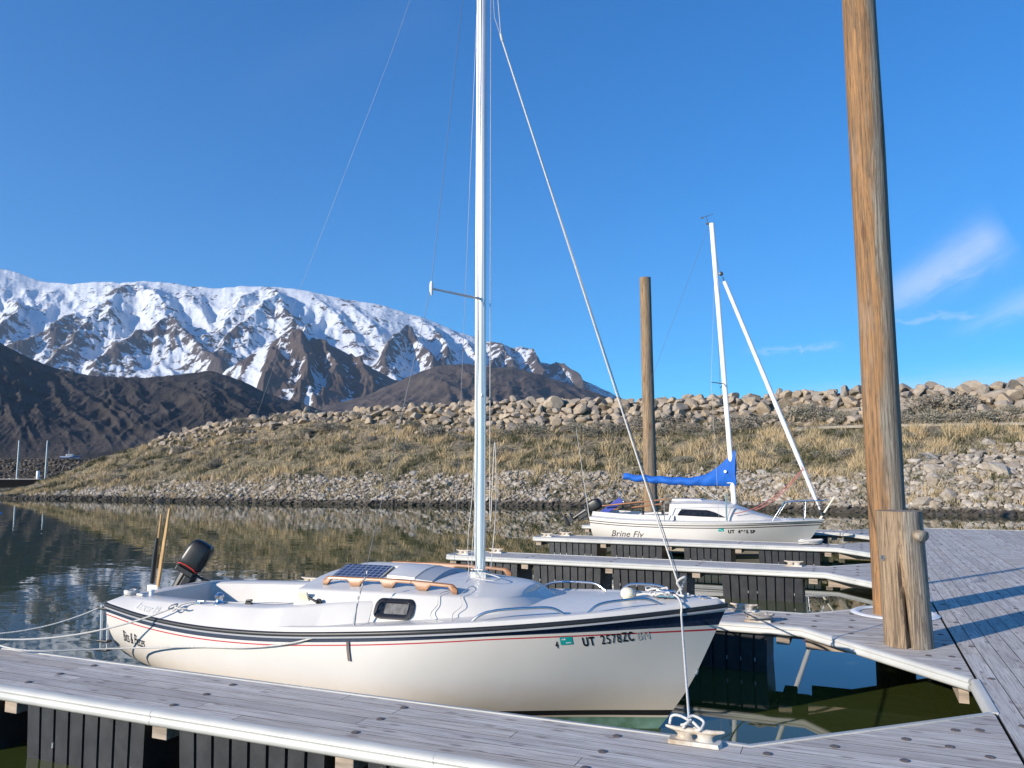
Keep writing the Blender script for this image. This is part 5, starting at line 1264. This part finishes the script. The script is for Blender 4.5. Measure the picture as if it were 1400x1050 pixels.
# ================= mooring lines and loose things (top level)
def b1w(x, y, z): v = B1.matrix_basis@Vector((x, y, z)); return tuple(v)
def b2w(x, y, z): v = B2.matrix_basis@Vector((x, y, z)); return tuple(v)
def rope(pts, r, label, m=None, k=5, extra=None):
    mb = MB(); mb.tube(smoothpath(pts, k), r, 8)
    for e in (extra or []): mb.tube(smoothpath(e, 5), r, 7)
    o = mb.build('mooring_line', m or M['rope'], None, smooth=70); tag(o, label, 'rope', 'mooring lines'); return o
CF = (D1[0]+ux*-.30+mx*.335, D1[1]+uy*-.30+my*.335)     # cleat on the nearest dock
def cf(dx, dy, z): return (CF[0]+ux*dx+mx*dy, CF[1]+uy*dx+my*dy, z)
pb = b1w(5.22, -.05, 1.06); pe = b1w(5.36, -interp(5.36, H1.b)-.02, 1.025)
pw_ = Vector(b1w(5.362, -interp(5.36, H1.b)-.045, .95)); pc_ = Vector(cf(-.03, .0, .60))
rope([pb, b1w(5.30, -.12, 1.06), pe]+[tuple(pw_.lerp(pc_, q/6)) for q in range(7)], .0085, 'white rope running straight down from the bow to the painted cleat on the nearest dock',
     extra=[[cf(-.02, 0, .61), cf(-.05, -.03, .59), cf(-.08, .03, .565), cf(-.02, .04, .56), cf(.03, -.03, .565), cf(.05, .02, .60), cf(-.01, .03, .625), cf(-.05, 0, .61)], [cf(-.02, 0, .60), cf(-.08, 0, .625), cf(-.13, 0, .62), cf(-.145, 0, .575)], [cf(-.01, 0, .60), cf(.03, -.02, .575), cf(.06, 0, .55)], [cf(-.03, 0, .60), cf(-.06, -.02, .57), cf(-.04, .03, .54)]])
tipc = (D1[0]+ux*-6.55+mx*.30, D1[1]+uy*-6.55+my*.30)
ra = catenary((tipc[0], tipc[1], .58), b1w(1.02, -.88, .845), .10, 10)
rope(ra+[b1w(1.12, -.84, .885), b1w(1.20, -.79, .90)], .0075, 'white rope from the cockpit fairlead slanting down across the hull name', extra=[[b1w(.98, -.885, .83), b1w(1.02, -.91, .87), b1w(1.06, -.86, .88), b1w(1.0, -.86, .84), b1w(1.05, -.90, .83), b1w(1.1, -.85, .88)], [b1w(1.04, -.88, .86), b1w(1.12, -.90, .85), b1w(1.18, -.88, .85)]])
hb = [b1w(x, -(H1.at(x, z)+.025), z) for x, z in ((1.3, .55), (1.9, .60), (2.35, .67))]
rope([(tipc[0], tipc[1], .57), (tipc[0]+.55, tipc[1]-.20, .515), b1w(.55, -.99, .49)]+hb+[b1w(2.62, -1.03, .74), b1w(2.85, -1.0, .79), b1w(3.3, -.975, .815), b1w(3.8, -.92, .865), b1w(4.05, -.86, .90)], .0075, 'long white rope low along the hull side, rising over the black rail amidships')
rope(catenary((tipc[0]-.1, tipc[1]+.05, .60), b1w(.14, -.60, .845), .09, 10)+[b1w(.22, -.52, .90)], .0075, 'white rope reaching from the stern corner of the big sailboat down to the left')
def coil(cx, cy, n, R, r, label, seed, m=None, tail=None):
    rr = random.Random(seed); mb = MB()
    for k in range(n):
        ph = rr.random()*6; ox, oy = rr.uniform(-.3, .3)*R, rr.uniform(-.3, .3)*R; q = rr.uniform(.5, 1)*R
        mb.tube([(cx+ox+q*1.4*math.cos(ph+j*.5), cy+oy+q*math.sin(ph+j*.5), DZ+.012+r+k*.008+.01*math.sin(j)) for j in range(15)], r, 6)
    if tail: mb.tube(smoothpath(tail, 5), r*.8, 6)
    o = mb.build('rope_coil', m or M['rope'], None, smooth=70); tag(o, label, 'rope'); return o
q = dworld(D4, -.55, .22); coil(q[0], q[1], 9, .17, .014, 'loose white rope heap on the dock before the small blue-covered boat', 3)
q = dworld(D2, -.42, -.22); q2 = b1w(5.25, .12, 1.03)
coil(q[0], q[1], 8, .10, .010, 'small grey rope bundle around a cleat behind the big sailboat bow', 4, mat('grey rope', (.30, .28, .26), .85), tail=[(q[0], q[1], .52), (q[0]-.3, q[1]+.02, .62), (q2[0], q2[1], q2[2])])
# painted ring handle: leaning cream fender rope on the near dock underside omitted
# ================= far left: service pier, two poles, dock tip, parked boat
pr = empty('service_pier', (-70, 121, 0), 0); tag(pr, 'low dark pier with a pale edge far off at the left edge of the picture', 'pier')
mb = MB(); mb.box(-20, -.6, -1.2, 1.2, .62, .80); mb.build('deck', M['galv'], pr)
mb = MB(); mb.box(-20, -.6, -1.25, 1.1, -.4, .66); mb.build('float', M['matte'], pr)
mb = MB(); mb.box(-20, -.55, -1.3, -1.22, .70, .80); mb.build('bumper', M['beam'], pr)
for dx in (-5.0, -.9):
    for k in (0,):
        mb = MB(); mb.lathe([(.24, 0), (.24, 1.1), (.2, 1.15)], 14); o = mb.build('pile_sleeve', M['ring'], pr, smooth=50); o.location = (dx, -1.0, .8 if dx > -3 else -.3)
mb = MB(); mb.lathe([(.24, 0), (.24, 1.1), (.2, 1.15)], 14); o = mb.build('pile_sleeve', M['ring'], pr, smooth=50); o.location = (-3.9, -1.0, -.3)
for x, lab in ((-74.9, 'left one of two slim pale poles standing on the far pier'), (-70.6, 'right one of two slim pale poles standing on the far pier')):
    mb = MB(); mb.lathe([(.13, -1), (.12, 3), (.10, 6.5)], 12); o = mb.build('pole', M['galv'], None, smooth=50); o.location = (x*.99, 120.2, 0); tag(o, lab, 'pole')
tr = empty('finger_dock', (-19.45, 30.0, 0), math.radians(-23.2)); tag(tr, 'tip of a distant dock with pale blue edge, cut by the left picture edge', 'dock', 'finger docks along the walkway')
mb = MB(); mb.box(-3.5, 0, -.4, .4, DZ-.04, DZ); mb.build('deck', mat('blue grey dock boards', (.30, .38, .50), .7, var=.3, vscale=5), tr)
mb = MB(); sweep(mb, [(-3.5, .42), (0, .42), (0, -.42), (-3.5, -.42)], TRIM); mb.build('bumper', mat('blue dock bumper', (.20, .34, .62), .5), tr, smooth=50)
floatbox('float', tr, -1.6, -.25, -.33, .33)
# boat on the far bank
fb = empty('motorboat', (-84.6, 150.0, 4.05), .25); fb.scale = (.55, .55, .55); tag(fb, 'tiny white and blue boat parked on the dark far bank at the left', 'boat')
HF = Hull(0, 6.5, [(0, 1.0), (2, 1.2), (4, 1.1), (5.5, .6), (6.5, 0)], [(0, 1.15), (3, 1.1), (6.5, 1.45)], [(0, .3), (6.5, .3)], [(-.2, 5.2), (.3, 5.5), (1.0, 6.2), (1.45, 6.5)])
hf = hull_mesh(HF, lambda u, xd, zs: [zs, zs-.15, zs-.45, .75, .5, .32], fb, [mat('boat hull paint', (.62, .66, .72), .4), M['darkblue']], lambda k, j: 1 if j == 1 else 0, nu=24)
mb = MB(); mb.box(1.8, 3.9, -.8, .8, 1.1, 1.85, taper=0); mb.build('cabin', M['white2'], fb, bevel=.1)
mb = MB(); mb.box(2.0, 3.95, -.83, -.805, 1.4, 1.7); mb.build('window', M['glass'], fb)
mb = MB(); mb.tube([(2.5, 0, 1.8), (2.5, 0, 3.1)], .05, 6); mb.build('mast', M['alu'], fb)
mb = MB()
for x in (1.2, 4.2): mb.box(x, x+.15, -.7, .7, .05, .35)
mb.lathe([(.32, -.85), (.32, -.65)], 14, c=(2.2, 0, .3), axis='y'); mb.lathe([(.32, .65), (.32, .85)], 14, c=(2.2, 0, .3), axis='y'); mb.build('trailer', M['black'], fb)

# ================= air
mb = MB(); mb.box(-8200, 4800, -650, 8600, -3, 1900)
vm = bpy.data.materials.new('distant air'); vm.use_nodes = True; N = NT(vm.node_tree); N.n.clear()
pv = N.add('ShaderNodeVolumePrincipled', ins={'Color': (.62, .78, 1.0, 1), 'Density': 4.5e-5, 'Anisotropy': 0.2}); ou = N.add('ShaderNodeOutputMaterial'); N.l.new(pv.outputs[0], ou.inputs['Volume'])
hz_ = mb.build('haze', vm); tag(hz_, kind='stuff')
